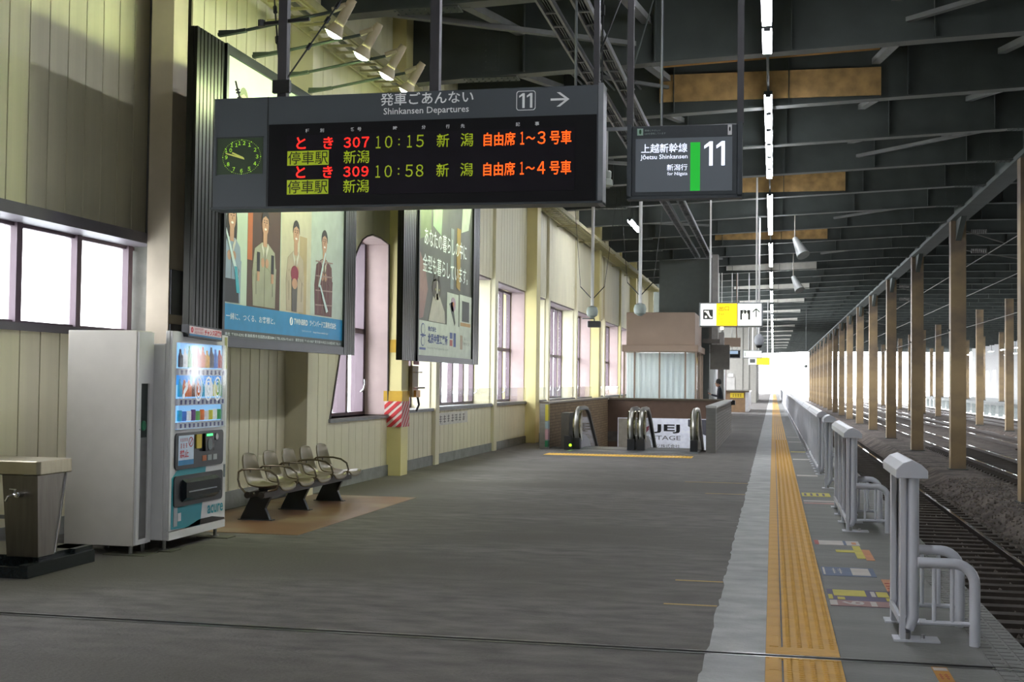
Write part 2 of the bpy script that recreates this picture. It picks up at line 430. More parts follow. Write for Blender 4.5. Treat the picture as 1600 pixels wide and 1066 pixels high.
# fins and bays beyond
Z0, Z1 = 1.0, 3.65
fins = [(15.03, 15.28, -5.80), (18.68, 19.05, -5.66), (21.3, 21.55, -5.82), (26.0, 26.28, -5.82), (29.75, 30.22, -5.63), (32.5, 32.75, -5.82), (37.3, 37.55, -5.82), (40.9, 41.4, -5.63), (43.7, 43.95, -5.82), (48.4, 48.7, -5.82), (52.1, 52.6, -5.63), (54.9, 55.15, -5.82), (60, 60.3, -5.66)]
for y0, y1, x in fins:
    MB().box(-6.5, x, y0, y1, 0, TOPZ-.02).build('fin', cream_col if y1-y0 > .3 else cream, wl_, bevel=.006)
XW = -5.89
wi = 2
def window_bay(a, b, n, big):
    win = sempty('window_%d' % n, (XW, a, Z0))
    xo, xi = -6.38, -6.28
    nm = max(1, round((b-a)/.82)); p = (b-a)/nm
    MB().box(xo, xi, a, b, Z0, Z0+.06).box(xo, xi, a, b, Z1-.06, Z1).box(xo, xi, a, b, 2.2, 2.28).build('window_frame', purple_f, win)
    for i in range(nm+1):
        y = a+i*p; ibox('mullion', purple_f, win, xo, xi, max(a, y-.06), min(b, y+.06), Z0, Z1)
    for i in range(nm):
        for z0, z1 in ((Z0+.06, 2.2), (2.28, Z1-.06)):
            ibox('pane', clear, win, -6.35, -6.344, a+i*p+.06, a+(i+1)*p-.06, z0, z1)
        if i % 2 == 0:
            y = a+(i+1)*p-.07
            MB().tube([(-6.25, y, 1.22), (-6.2, y, 1.25), (-6.18, y-.01, 1.34), (-6.17, y-.02, 1.38)], .012, 6).build('handle', chrome, win, smooth=True)
    MB().box(-6.26, -5.85, a, b, Z0-.05, Z0).build('sill', M('worn_bronze_sill', '5f544e', .45, .3, var=.2), win)
    MB().box(-6.26, -5.93, a, b, Z1, Z1+.03).build('head_lining', M('mauve_lining', '7a6a70', .5), win)
    MB().box(-6.26, -5.93, a, a+.02, Z0, Z1).box(-6.26, -5.93, b-.02, b, Z0, Z1).build('jamb_lining', reveal if big else cream, win)
    return win
for i in range(len(fins)-1):
    a, b = fins[i][1], fins[i+1][0]; single = b < 22
    MB().box(-5.96, -5.865, a, b, 0, .17).build('baseboard', concrete, wl_)
    if i == 0:
        # bay with the slanted, round-topped opening
        out = [(16.09, .95), (18.68, .95), (18.62, 3.6), (18.2, 3.655), (17.8, 3.66), (17.55, 3.61), (17.35, 3.54), (17.18, 3.42), (17.05, 3.29), (16.95, 3.15)]
        planks(wl_, XW, a, 16.0, .17, TOPZ, .29)
        def zr(y0, y1):  # boards above and below the opening
            ym = (y0+y1)/2
            if ym < 17.0:
                zt = .95+(ym-16.09)/(16.95-16.09)*(3.15-.95); zt = max(.95, zt); return zt, True
            zs = [(16.95, 3.15), (17.05, 3.29), (17.35, 3.54), (17.8, 3.66), (18.2, 3.655), (18.68, 3.6)]
            for (p, q), (r, s_) in zip(zs, zs[1:]):
                if p <= ym <= r: return q+(s_-q)*(ym-p)/(r-p), False
            return 3.6, False
        def topz(y):
            zs = [(15.9, .95), (16.09, .95), (16.95, 3.15), (17.05, 3.29), (17.18, 3.42), (17.35, 3.54), (17.55, 3.61), (17.8, 3.66), (18.2, 3.655), (18.7, 3.6)]
            for (p, q), (r, s_) in zip(zs, zs[1:]):
                if p <= y <= r: return q+(s_-q)*(y-p)/(r-p)
            return 3.6
        nb = 9; p = (18.68-16.0)/nb
        for j in range(nb):
            y0, y1 = 16.0+j*p+.003, 16.0+(j+1)*p-.003
            pts = [(y0+(y1-y0)*k/4, topz(y0+(y1-y0)*k/4)) for k in range(5)]
            MB().prism(pts+[(y1, TOPZ), (y0, TOPZ)], 'x', XW-.02, XW).build('plank', cream, wl_)
            MB().box(XW-.02, XW, y0, y1, .17, .95).build('plank', cream, wl_)
        win = sempty('window_%d' % wi, (XW, a, .95)); wi += 1
        k = len(out); m = MB()
        base = len(m.v)
        for q in out: m.v.append(Vector((XW+.012, q[0], q[1])))
        for q in out: m.v.append(Vector((-6.27, q[0], q[1])))
        m.f += [(j, (j+1) % k, k+(j+1) % k, k+j) for j in range(k)]
        m.build('jamb_lining', reveal, win)
        MB().tube([(XW+.01, q[0], q[1]) for q in out], .014, 4, closed=True).build('trim_edge', M('dark_mauve_trim', '3f3532', .5), win)
        MB().box(-6.45, -6.25, 15.98, 18.66, .93, 1.0).box(-6.45, -6.25, 15.98, 18.66, 2.2, 2.28).box(-6.45, -6.25, 15.98, 18.66, 3.6, 3.72).build('window_frame', purple_f, win)
        for y in (16.05, 16.9, 17.75, 18.55): ibox('mullion', purple_f, win, -6.45, -6.25, y, y+.1, .97, 3.65)
        for y in (16.15, 17.0, 17.85):
            ibox('pane', clear, win, -6.38, -6.374, y, y+.75 if y < 17.8 else y+.7, 1.0, 2.2); ibox('pane', clear, win, -6.38, -6.374, y, y+.7, 2.28, 3.62)
        MB().tube([(-6.25, 18.45, 1.3), (-6.2, 18.44, 1.34), (-6.17, 18.42, 1.44), (-6.17, 18.40, 1.5)], .014, 6).build('handle', chrome, win, smooth=True)
        MB().box(-6.27, -5.86, 16.05, 18.68, .9, .95).build('sill', M('worn_bronze_sill'), win)
        continue
    planks(wl_, XW, a, b, .17, Z0-.05, .29, single)
    planks(wl_, XW, a, b, Z1+.03, TOPZ, .29, single)
    window_bay(a, b, wi, fins[i+1][1]-fins[i+1][0] > .3); wi += 1
    if i >= 2 and i < 9:
        g = thing('glass_guard', 'low clear glass guard with a silver rail on the %s guarded window sill' % ordn(i-2), 'glass guard', (-5.9, (a+b)/2, Z0), 'glass guards on the window sills')
        MB().box(-5.865, -5.857, a+.06, b-.06, Z0+.01, Z0+.34).build('pane', clear, g)
        MB().box(-5.875, -5.85, a+.06, b-.06, Z0, Z0+.02).build('rail', silver_f, g)
# outer wall skin of reveals closing toward outside
MB().box(-6.9, -4.2, 61.6, 61.8, 0, 6.1).build('end_partition', M('grey_green_shaft', '5a605c', .6, var=.05), wl_)
MB().box(-6.9, -6.5, 12.3, 16.0, 0, TOPZ).box(-6.9, -6.64, -3.1, 12.3, 0, 1.9).box(-6.9, -6.68, -3.1, 12.3, 3.02, TOPZ).box(-6.9, -6.5, 16.0, 60.3, Z1+.06, TOPZ).box(-6.9, -6.5, 16.0, 60.3, -.3, .9).build('outer_shell', concrete, wl_)
MB().box(-7.2, 28, -42.2, -42, -1.9, 8.2).build('wall_back', M('back_wall_grey', '5b5850', .8), kind='structure')
# ---------------------------------------------------------------- ceiling: deck, girders, braces
def gz(x): return 6.475+.045*min(x, 6.0)
ce = MB()
SKX = [(-7.2, gz(-7.2)+1.15), (6.0, gz(6)+1.15), (15, 7.9), (30, 7.6)]
for (x0, z0), (x1, z1) in zip(SKX, SKX[1:]): ce.prism([(x0, z0), (x1, z1), (x1, z1+.15), (x0, z0+.15)], 'y', -42, YE)
CE = ce.build('ceiling', M('roof_deck', '7d7666', .85, var=.15, scale=.8), kind='structure')
gm = MB()
def gbox(x0, x1, dz0, dz1, w):
    gm.prism([(x0, gz(x0)+dz0), (x1, gz(x1)+dz0), (x1, gz(x1)+dz1), (x0, gz(x0)+dz1)], 'y', -w/2, w/2)
for xa, xb in ((-6.6, 6.0), (6.0, 30)):
    gbox(xa, xb, 0, .025, .26); gbox(xa, xb, .025, 1.15, .016)
x = -5.9
while x < 29:
    gm.box(x-.008, x+.008, -.12, .12, gz(x)+.03, gz(x)+1.1); x += 2.05
gmesh = gm.mesh('girder', steel_dk)
sp = MB()
for x in (-4.4, 5.0):
    sp.box(x-.45, x+.45, -.14, .14, gz(x)-.02, gz(x))
    sp.box(x-.14, x+.14, -.022, .022, gz(x)+.12, gz(x)+1.0)
    for i in range(9):
        for s_ in (-1, 1):
            sp.cyl((x-.4+i*.1, s_*.08, gz(x)-.035), (x-.4+i*.1, s_*.08, gz(x)-.02), .015, n=6)
            sp.cyl((x+s_*.08, -.04, gz(x)+.18+i*.09), (x+s_*.08, -.02, gz(x)+.18+i*.09), .015, n=6)
spm = sp.mesh('splice_plate', steel_dk)
kb = MB()
for x in (0,):
    kb.bar((0, .05, 0.0), (0, 3.6, .62), .14, .1)
kbm = kb.mesh('knee_brace', steel_dk2)
flm = MB()
flm.prism([(-6.6, gz(-6.6)-.003), (6.0, gz(6)-.003), (6.0, gz(6)), (-6.6, gz(-6.6))], 'y', -.13, .13)
flme = flm.mesh('flange_face', steel_dk2)
GY = [19.1+3.717*k for k in range(-16, 51)]
GY = [y for y in GY if y < YE]
for gi, y in enumerate(GY):
    inst('girder', gmesh, CE, (0, y, 0)); inst('flange_face', flme, CE, (0, y, 0))
    if y < 90:
        inst('splice_plate', spm, CE, (0, y, 0))
        for x in (-3.9, -1.93, 1.75, 3.85): inst('knee_brace', kbm, CE, (x, y, gz(x)+.04))
# lateral bracing rods below the deck
lb = MB()
for k, y in enumerate(GY):
    if k % 3 == 0 and y < 100:
        lb.bar((1.9, y+3.5, gz(2)+.28), (5.9, y+.1, gz(6)+.28), .1, .07)
        lb.bar((-6, y+.2, gz(-6)+.28), (-2.1, y+3.5, gz(-2)+.28), .1, .07)
    if y < 60 and k % 3 == 1: lb.bar((-5.2, y+.1, gz(-5)+.5), (-1.9, y+3.6, gz(-2)+.5), .06, .06)
lb.build('lateral_brace', steel_dk2, CE)
# longitudinal header beam on the column row, and haunches
MB().box(5.35, 5.85, 2, YE, 6.62, 6.74).box(5.58, 5.62, 2, YE, 6.74, 7.8).build('column_head_beam', steel_dk, CE)
hn = MB()
for k in range(16):
    y = 29.6+11.15*k
    if y < YE: hn.prism([(y-.2, 6.0), (y-.2, 6.62), (y-1.4, 6.62)], 'x', 5.52, 5.68)
hn.build('haunch', steel_dk, CE)
# end wall fascia & right wall of the hall beyond the far platform
wr = sempty('wall_right')
MB().box(27.5, 27.8, -42, 186, 3.6, 7.6).box(27.5, 27.8, -42, 186, -1.9, .9).box(27.5, 27.8, -42, 22, .9, 3.6).build('wall_band', M('pale_wall_panel', 'bdbdbd', .7), wr)
for k in range(29):
    y = 22+5.6*k; ibox('wall_pier', M('pale_wall_panel'), wr, 27.3, 27.7, y, y+3.3, .9, 3.6)
# far platform
fp = MB().box(20, 27.5, -41.9, 186, -.25, 0)
for k in range(43): fp.box(20.7, 21.1, 12+k*4, 12.4+k*4, -1.36, -.25)
fp.box(22.5, 22.8, 10, 186, -1.36, -.25)
tag(fp.build('far_platform', M('far_platform_concrete', '9ea2a0', .85)), 'pale concrete platform across the tracks at right', 'platform')
# ================================================================ TRACKS
rail_prof = [(-.065, 0), (.065, 0), (.065, .012), (.012, .03), (.012, .12), (.034, .13), (.034, .165), (-.034, .165), (-.034, .13), (-.012, .12), (-.012, .03), (-.065, .012)]
rail_m = M('rusty_rail', '3c312b', .35, .7, var=.2); rail_top = M('polished_rail_head', 'a9a9ae', .12, 1.0, var=.05)
sl_m = M('dark_sleeper', '4b443d', .9, var=.3, scale=4)
slm = MB().prism([(-1.2, -.0), (1.2, 0), (1.17, .1), (-1.17, .1)], 'y', -.11, .11).mesh('sleeper', sl_m)
for i, (xr, lab) in enumerate(((3.70, 'nearest railway track right below the platform edge'), (8.73, 'second railway track, just past the column row'), (12.62, 'third railway track with two shiny rails'), (17.6, 'farthest railway track below the far platform'))):
    cx = xr-.7175
    t = thing('railway_track', lab, 'railway track', (cx, 8, -1.36))
    for s_ in (-1, 1):
        r = MB().prism([(cx+s_*.7525+a, -1.36+b) for a, b in rail_prof], 'y', -6, 300).build('rail', rail_m, t)
        MB().box(cx+s_*.7525-.03, cx+s_*.7525+.03, -6, 300, -1.195, -1.192).build('rail_head', rail_top, r)
    y = 6.0; n = 0
    while y < (70 if i == 0 else 60) and i < 3:
        if i == 0 or y > 25: inst('sleeper', slm, t, (cx, y, -1.42 if False else -1.40))
        y += .58
# slab of the near track trough
# ================================================================ COLUMNS
def hcol(x, y, zb, zt, lab, grp):
    t = thing('steel_column', lab, 'column', (x, y, zb), grp)
    MB().box(x-.225, x-.2, y-.2, y+.2, zb, zt).box(x+.2, x+.225, y-.2, y+.2, zb, zt).box(x-.2, x+.2, y-.012, y+.012, zb, zt).build('shaft', steel_tan, t)
    MB().box(x-.2, x+.2, y-.2, y-.185, zb+.0, zt).build('cover_plate', steel_tan, t)
    MB().box(x-.28, x+.28, y-.26, y+.26, zb, zb+.05).build('base_plate', steel_dk, t)
    return t
k = 0
y = 29.6
while y < YE-3:
    t = hcol(5.6, y, -1.1, 6.62, '%s tan steel column in the row beside the near track' % ordn(k).capitalize() if k else 'Nearest tan steel column, at the right border beside the near track', 'tan columns beside the near track')
    if k in (1, 2, 3, 4):
        MB().box(5.3, 5.37, y-.03, y+.03, 3.2, 3.25).build('bracket', steel_dk, t)
    y += 11.15; k += 1
k = 0; y = 80.2-11.1
while y < 200:
    hcol(14.0, y, -1.2, 7.0, '%s tan steel column in the row between the far tracks' % ordn(k).capitalize(), 'tan columns between the far tracks'); y += 11.1; k += 1
for k in range(8):
    hcol(22.0, 108+11.1*k, 0, 7.0, '%s thin tan column standing on the far platform' % ordn(k).capitalize(), 'tan columns on the far platform')
# ================================================================ FLUORESCENT LINE
fl_mat = em('fluorescent_tube_glow', 'f2f6ff', TUBE); house = M('lamp_housing_grey', '3c4044', .5)
lm1 = MB().box(-.07, .07, .07, 1.23, .04, .10).box(-.045, .045, .07, .09, 0, .04).box(-.045, .045, 1.21, 1.23, 0, .04)
hme = lm1.mesh('housing', house); tme = MB().box(-.06, .06, .09, 1.21, -.012, .05).mesh('tube', fl_mat)
rodm = MB().cyl((0, .2, .10), (0, .2, .16), .01, n=6).cyl((0, 1.1, .10), (0, 1.1, .16), .01, n=6).mesh('hanger', steel_dk)
LX, LZ = -.105, 6.26
t_last = [None]
def fixture(x, y, z, lab, grp, name='fluorescent_light'):
    t = thing(name, lab, 'light', (x, y, z), grp); t_last[0] = t
    for n_, me in (('housing', hme), ('tube', tme), ('hanger', rodm)):
        o = bpy.data.objects.new(n_, me); COL.objects.link(o); o.parent = t
    return t
gA = 0
for g in range(-5, 17):
    y0 = 20.93+11.15*g
    for j in range(6):
        y = y0+1.44*j
        if y > YE-6: break
        if y < 9: lab, grp = 'white fluorescent light in the overhead run passing above the camera', 'overhead lights above the camera'
        else:
            q = max(0, g+1)
            lab, grp = '%s light of the %s group in the long overhead fluorescent line' % (('first',)+tuple(ORD[1:6]), )[0:1][0][j:j+1][0].join(['', '']) if False else '%s light in the %s group of the long overhead fluorescent line' % ((['first']+ORD[1:6])[j], (['nearest visible']+ORD[1:])[q]), 'fluorescent lights over the platform edge'
        fixture(LX, y, LZ, lab[0].upper()+lab[1:], grp)
tag(MB().box(LX-.02, LX+.02, -40, YE, LZ+.16, LZ+.2).build('lighting_rail', steel_dk), 'dark steel rail carrying the fluorescent lights along the platform', 'rail')
for i, y in enumerate((34.2, 35.6)):
    fixture(-3.9, y, 5.95, '%s of the two short fluorescent lights hung over the escalator hall' % ('Nearer' if i == 0 else 'Farther'), 'pair of lights over the escalators', 'fluorescent_light')
    q = MB().cyl((-3.9, y+.2, 6.05), (-3.9, y+.2, 7.42), .012, n=6).cyl((-3.9, y+1.1, 6.05), (-3.9, y+1.1, 7.42), .012, n=6).build('rod', steel_dk, t_last[0])
FR = MB().cyl((0, .4, .1), (0, .4, 2.68), .012, n=5).mesh('rod', steel_dk)
for i in range(14):
    for q, x in enumerate((21.5, 25)):
        t = thing('far_platform_light', '%s light of the %s row above the far platform' % (ordn(i).capitalize(), ('front', 'rear')[q]), 'light', (x, 55+i*7, 5.0), 'lights above the far platform')
        o = bpy.data.objects.new('housing', hme); COL.objects.link(o); o.parent = t
        o = bpy.data.objects.new('tube', tme); COL.objects.link(o); o.parent = t; t.scale = (1.4, 1.9, 1)
        o = bpy.data.objects.new('rod', FR); COL.objects.link(o); o.parent = t
# reflector panels hanging on girders
for k in range(15):
    y = 22.72+11.15*k
    if y > YE: break
    brown = k < 3
    mt = M('brown_hanging_board', 'b08e5a', .6, var=.25, scale=5, bump=.2) if brown else M('white_hanging_board', 'd2cfc6', .6, var=.06)
    z0 = 6.62 if k < 3 else 6.52
    tag(MB().box(-2.06, 1.84, y, y+.03, z0, z0+.5).box(-2.06, -2.04, y+.03, y+.1, z0, z0+.5).box(1.82, 1.84, y+.03, y+.1, z0, z0+.5).build('hanging_board', mt),
        '%s %s hanging board across the platform under the roof' % (ordn(k).capitalize(), 'brown' if brown else 'white'), 'board', 'boards hanging across the platform')
tag(MB().cyl((-2.0, 22.5, 7.22), (1.8, 22.5, 7.39), .025, n=8).build('flange_highlight', M('flange_highlight_gold', 'a87b45', .5)), 'thin orange-brown pipe standing in for a lit flange edge, above the nearest brown hanging board', 'highlight')  # thin rod stands in for the golden lit edge of a girder flange
# ================================================================ CABLE TRAYS
ct = thing('cable_ladder', 'cream steel cable ladder running high along the left wall', 'cable ladder', (-5.55, 30, 5.85))
ym = M('cream_steel', 'b9b288', .5)
MB().box(-5.78, -5.75, 4, 60, 5.83, 5.93).build('side_rail', ym, ct)
MB().box(-5.36, -5.33, 4, 60, 5.83, 5.93).box(-5.30, -5.27, 4, 60, 5.83, 5.93).build('side_rail', ym, ct)
rg = MB().box(-5.75, -5.36, -.02, .02, 5.85, 5.88).mesh('rung', ym)
y = 4.2
while y < 60:
    inst('rung', rg, ct, (0, y, 0)); y += .33
for y in range(6, 60, 4): ibox('bracket', ym, ct, -6.0, -5.25, y, y+.05, 5.78, 5.83)
MB().tube([(-5.45, 58, 5.95), (-5.45, 60, 5.95), (-5.3, 61, 5.8), (-5.2, 61.4, 5.3), (-5.2, 61.5, 3)], .08, 8).tube([(-5.6, 4, 5.95), (-5.6, 60, 5.95)], .03, 6).build('cable', M('grey_conduit', '8d8f88', .5), ct, smooth=True)
for n_, (xa, lab) in enumerate(((-2.72, 'pair of dark cable trays running under the roof, left tray'), (-2.3, 'dark cable tray under the roof beside the brown boards'))):
    t = thing('cable_tray', lab, 'cable tray', (xa, 30, 6.05))
    MB().box(xa-.1, xa-.07, 2, 45.8, 6.05, 6.13).build('side_rail', M('grey_tray_steel', '77787a', .4, .4), t)
    MB().box(xa+.07, xa+.1, 2, 45.8, 6.05, 6.13).build('side_rail', M('grey_tray_steel'), t)
    m = MB()
    y = 2.5
    while y < 46: m.box(xa-.07, xa+.07, y, y+.04, 6.06, 6.08); y += .6
    m.build('rung', M('grey_tray_steel'), t, kind='stuff')
    m = MB()
    for k in range(4): m.tube([(xa-.05+.033*k, 2, 6.1), (xa-.05+.033*k, 46, 6.1)], .013, 5)
    m.build('cable', black_p, t)
# loose conduits between the trays and the departure board
m = MB()
for k in range(9):
    x0 = -3.6+.12*k
    m.tube([(x0-.1, 19.4, 6.95), (x0+.25, 22.6, 6.85)], .02, 5)
tag(m.build('conduit_bundle', M('grey_tray_steel')), 'bundle of parallel grey conduits under the roof deck above the departure board', 'conduits')
# ================================================================ DEPARTURE BOARD
def departure():
    Y = 9.0
    t = thing('departure_board', 'large grey electronic departure board with clock hanging over the platform', 'sign', (-2.77, Y+.18, 2.8))
    MB().box(-4.285, -1.262, Y, Y+.2, 2.82, 3.675).build('housing', dgrey, t, bevel=.006)
    MB().box(-1.262, -1.225, Y+.01, Y+.19, 2.80, 3.69).build('edge_trim', silver_f, t)
    MB().box(-4.3, -1.225, Y-.005, Y+.2, 2.805, 2.822).build('lower_trim', M('dark_monitor_frame', '3b4044', .4, .3), t)
    MB().box(-3.838, -3.832, Y-.003, Y, 2.822, 3.675).build('panel_seam', black_p, t)
    led = MB().box(-3.82, -1.27, Y-.012, Y-.001, 2.822, 3.455).build('led_screen', M('led_screen_black', '0c0b0e', .6, var=.1, spec=.2), t)
    MB().box(-3.67, -1.43, Y-.016, Y-.012, 2.9, 3.365).build('led_matrix', M('led_matrix_dark', '17131a', .7, spec=.2), led)
    wh = M('sign_white_letter', 'd6d8d8', .5, emit=.12)
    red = em('led_red', 'ff2218', 1.3); grn = em('led_green', '93a411', .5); org = em('led_orange', 'ff5a0c', 1.3); ylw = em('led_yellow_block', '8fa012', .5)
    A = Y-.004
    text('発車ごあんない', 'y', A, -2.925, -2.20, 3.572, 3.668, wh, t, bold=.012)
    text('Shinkansen Departures', 'y', A, -2.90, -2.235, 3.49, 3.555, wh, t, bold=.008)
    # platform number box and arrow
    m = MB(); P = rrect(-1.873, -1.728, 3.502, 3.648, .02); Q = rrect(-1.868, -1.733, 3.507, 3.643, .017); k = len(P)
    m.v += [Vector((a, A, b)) for a, b in P] + [Vector((a, A, b)) for a, b in Q]
    m.f += [(i, (i+1) % k, k+(i+1) % k, k+i) for i in range(k)]
    m.build('number_frame', wh, t)
    one(A, -1.852, .042, 3.52, 3.63, wh, t); one(A, -1.794, .042, 3.52, 3.63, wh, t)
    MB().box(-1.615, -1.485, A-.001, A, 3.567, 3.583).prism([(-1.545, 3.628), (-1.475, 3.575), (-1.545, 3.522), (-1.57, 3.522), (-1.5, 3.575), (-1.57, 3.628)], 'y', A-.001, A).build('arrow', wh, t)
    B = Y-.018
    for s_, x0, x1 in (('種', -3.52, -3.489), ('別', -3.402, -3.371), ('番', -3.158, -3.126), ('号', -3.103, -3.071), ('時', -2.82, -2.787), ('分', -2.595, -2.566), ('行', -2.407, -2.379), ('先', -2.293, -2.263), ('記', -1.873, -1.842), ('事', -1.729, -1.697)):
        text(s_, 'y', Y-.014, x0, x1, 3.384, 3.413, wh, led, bold=.01)
    for r, (num, tm, rng) in enumerate((('307', '10:15', '1〜3'), ('309', '10:58', '1〜4'))):
        dz = -.223*r
        text('と', 'y', B, -3.591, -3.515, 3.258+dz, 3.35+dz, red, led, bold=.015); text('き', 'y', B, -3.372, -3.295, 3.254+dz, 3.346+dz, red, led, bold=.015)
        digits(num, 'y', B, -3.216, -3.0, 3.258+dz, 3.338+dz, red, led, bold=.012)
        digits(tm, 'y', B, -2.975, -2.565, 3.247+dz, 3.34+dz, grn, led, fill=.72)
        text('新', 'y', B, -2.476, -2.38, 3.243+dz, 3.343+dz, grn, led, bold=.004); text('潟', 'y', B, -2.292, -2.195, 3.243+dz, 3.343+dz, grn, led, bold=.004)
        text('自由席', 'y', B, -2.115, -1.875, 3.24+dz, 3.342+dz, org, led, bold=.012)
        digits(rng[0], 'y', B, -1.855, -1.79, 3.245+dz, 3.34+dz, org, led, bold=.005); text('〜', 'y', B, -1.795, -1.725, 3.28+dz, 3.305+dz, org, led, bold=.02); digits(rng[2], 'y', B, -1.715, -1.64, 3.245+dz, 3.34+dz, org, led, bold=.005)
        text('号車', 'y', B, -1.615, -1.455, 3.24+dz, 3.343+dz, org, led, bold=.012)
        MB().box(-3.662, -3.327, B-.001, B, 3.132+dz, 3.243+dz).build('text_block', ylw, led)
        text('停車駅', 'y', B-.003, -3.655, -3.333, 3.138+dz, 3.238+dz, M('led_block_black_text', '15160c', .6), led, bold=.004)
        text('新潟', 'y', B, -3.208, -3.003, 3.137+dz, 3.237+dz, grn, led, bold=.004)
    # clock
    ck = MB().box(-4.25, -3.871, Y-.003, Y+.001, 3.078, 3.36).build('clock_face', M('clock_recess_green', '2c3d26', .5, emit=.05), t)
    MB().box(-4.26, -4.25, Y-.006, Y, 3.07, 3.365).box(-4.26, -3.865, Y-.006, Y, 3.36, 3.37).build('clock_rim', M('clock_rim_shade', '2b3030', .6), ck)
    cg = em('clock_numeral_glow', 'a5e03a', .55); cx, cz, rx, rz = -4.045, 3.212, .128, .108
    for h in range(1, 13):
        a = math.radians(90-30*h); x = cx+rx*math.cos(a); z = cz+rz*math.sin(a)
        text(''.join(FW(c) for c in str(h)), 'y', Y-.005, x-(.018 if h < 10 else .03), x+(.018 if h < 10 else .03), z-.015, z+.015, cg, ck, 'numeral', keep=True, bold=.01)
    m = MB()
    for i in range(60):
        a = math.radians(6*i); x = cx+.157*math.cos(a); z = cz+.133*math.sin(a); d = .0035 if i % 5 == 0 else .0016
        m.box(x-d, x+d, Y-.006, Y-.004, z-d, z+d)
    m.build('minute_mark', cg, ck)
    hm = em('clock_hand_glow', 'b3b85a', .5)
    MB().prism([(-4.02, 3.19), (-4.025, 3.206), (-4.175, 3.246), (-4.177, 3.238)], 'y', Y-.010, Y-.008).build('minute_hand', hm, ck)
    MB().prism([(-4.02, 3.193), (-4.03, 3.21), (-4.118, 3.25), (-4.124, 3.240)], 'y', Y-.013, Y-.011).build('hour_hand', hm, ck)
    # hangers
    for x in (-3.76, -2.53, -1.29):
        p = MB().box(x-(.02 if x > -2 else .036), x+(.02 if x > -2 else .036), Y+.08, Y+.15, 3.675, 6.45)
        p.build('hanger_post', M('dark_hanger_steel', '3a383b', .5), t)
    MB().box(-3.83, -3.69, Y+.06, Y+.1, 3.72, 3.82).build('post_bracket', black_p, t)
    # turnbuckle rods
    def rod(a, b, nm='stay_rod'):
        a = Vector(a); b = Vector(b); mm = MB().cyl(a, b, .007, n=6)
        for f_ in (.28, .5, .62): mm.cyl(a.lerp(b, f_-.02), a.lerp(b, f_+.02), .018, n=6)
        mm.build(nm, black_p, t)
    rod((-3.78, Y+.1, 3.82), (-4.35, Y+1.2, 5.3)); rod((-3.74, Y+.1, 3.82), (-3.25, Y+.6, 4.9)); rod((-4.15, Y+.2, 3.675), (-4.2, Y+.2, 3.86)); rod((-1.25, Y+.1, 3.7), (-1.35, Y+.9, 5.9)); rod((-1.3, Y+.1, 3.85), (-.75, Y+1.6, 6.2))
    MB().bar((-3.95, Y+.11, 4.28), (-3.55, Y+.11, 4.30), .025).cyl((-3.95, Y+.11, 4.26), (-3.95, Y+.11, 4.31), .03, n=8).build('cross_bar', black_p, t)
    return t
departure()
def monitor():
    Y = 8.6
    t = thing('platform_monitor', 'dark hanging screen with white line name, green bar and number 11', 'sign', (-.6, Y+.1, 2.785))
    MB().box(-.97, -.245, Y, Y+.07, 2.785, 3.275).build('housing', M('dark_monitor_housing', '2c3236', .4), t, bevel=.006)
    MB().box(-1.0, -.97, Y-.01, Y+.09, 2.775, 3.285).box(-.245, -.213, Y-.01, Y+.09, 2.775, 3.285).box(-1.0, -.213, Y-.01, Y+.09, 2.765, 2.785).build('side_frame', M('dark_monitor_frame', '3b4044', .4, .3), t)
    s = MB().box(-.941, -.281, Y-.004, Y, 2.815, 3.186).build('screen', em('lcd_grey', '41464b', .75), t)
    wt = em('lcd_white', 'e6ecff', 1.0); A = Y-.007
    text('上越新幹線', 'y', A, -.902, -.585, 3.085, 3.15, wt, s, bold=.009)
    text('Jōetsu Shinkansen', 'y', A, -.907, -.583, 3.033, 3.075, wt, s, bold=.008)
    text('新潟行', 'y', A, -.724, -.584, 2.96, 3.004, wt, s, bold=.006)
    text('for Niigata', 'y', A, -.721, -.583, 2.92, 2.951, wt, s, bold=.006)
    MB().box(-.564, -.498, A, Y-.004, 2.818, 3.152).build('green_bar', em('lcd_green', '14a82c', .75), s)
    one(A, -.470, .058, 2.988, 3.155, wt, s); one(A, -.388, .058, 2.988, 3.155, wt, s)
    MB().box(-.931, -.890, Y-.004, Y, 3.211, 3.258).build('leaf_label', M('pale_green_label', '8fae9c', .5), t)
    MB().prism(ell(-.91, 3.235, .008, .017, 12), 'y', Y-.006, Y-.004).build('leaf_mark', M('dark_green', '1d4a2a', .5), t)
    text('環境にやさしい', 'y', Y-.003, -.88, -.77, 3.236, 3.25, M('pale_label_letter', '8a9a94', .5), t); text('LEDを使用しています', 'y', Y-.003, -.88, -.735, 3.214, 3.228, M('pale_label_letter'), t)
    MB().box(-.312, -.284, Y-.003, Y, 3.198, 3.268).build('sticker', M('white_sticker', 'd8d8d8', .5), t)
    MB().prism(ell(-.298, 3.238, .006, .016, 10), 'y', Y-.005, Y-.003).build('sticker_mark', black_p, t)
    for x in (-.985, -.228): MB().box(x-.022, x+.022, Y+.02, Y+.07, 3.285, 6.45).build('hanger_post', M('dark_hanger_steel'), t)
    MB().cyl((-1.0, Y+.08, 3.6), (-.75, Y+1.2, 5.2), .006, n=6).build('stay_rod', steel_dk, t)
monitor()
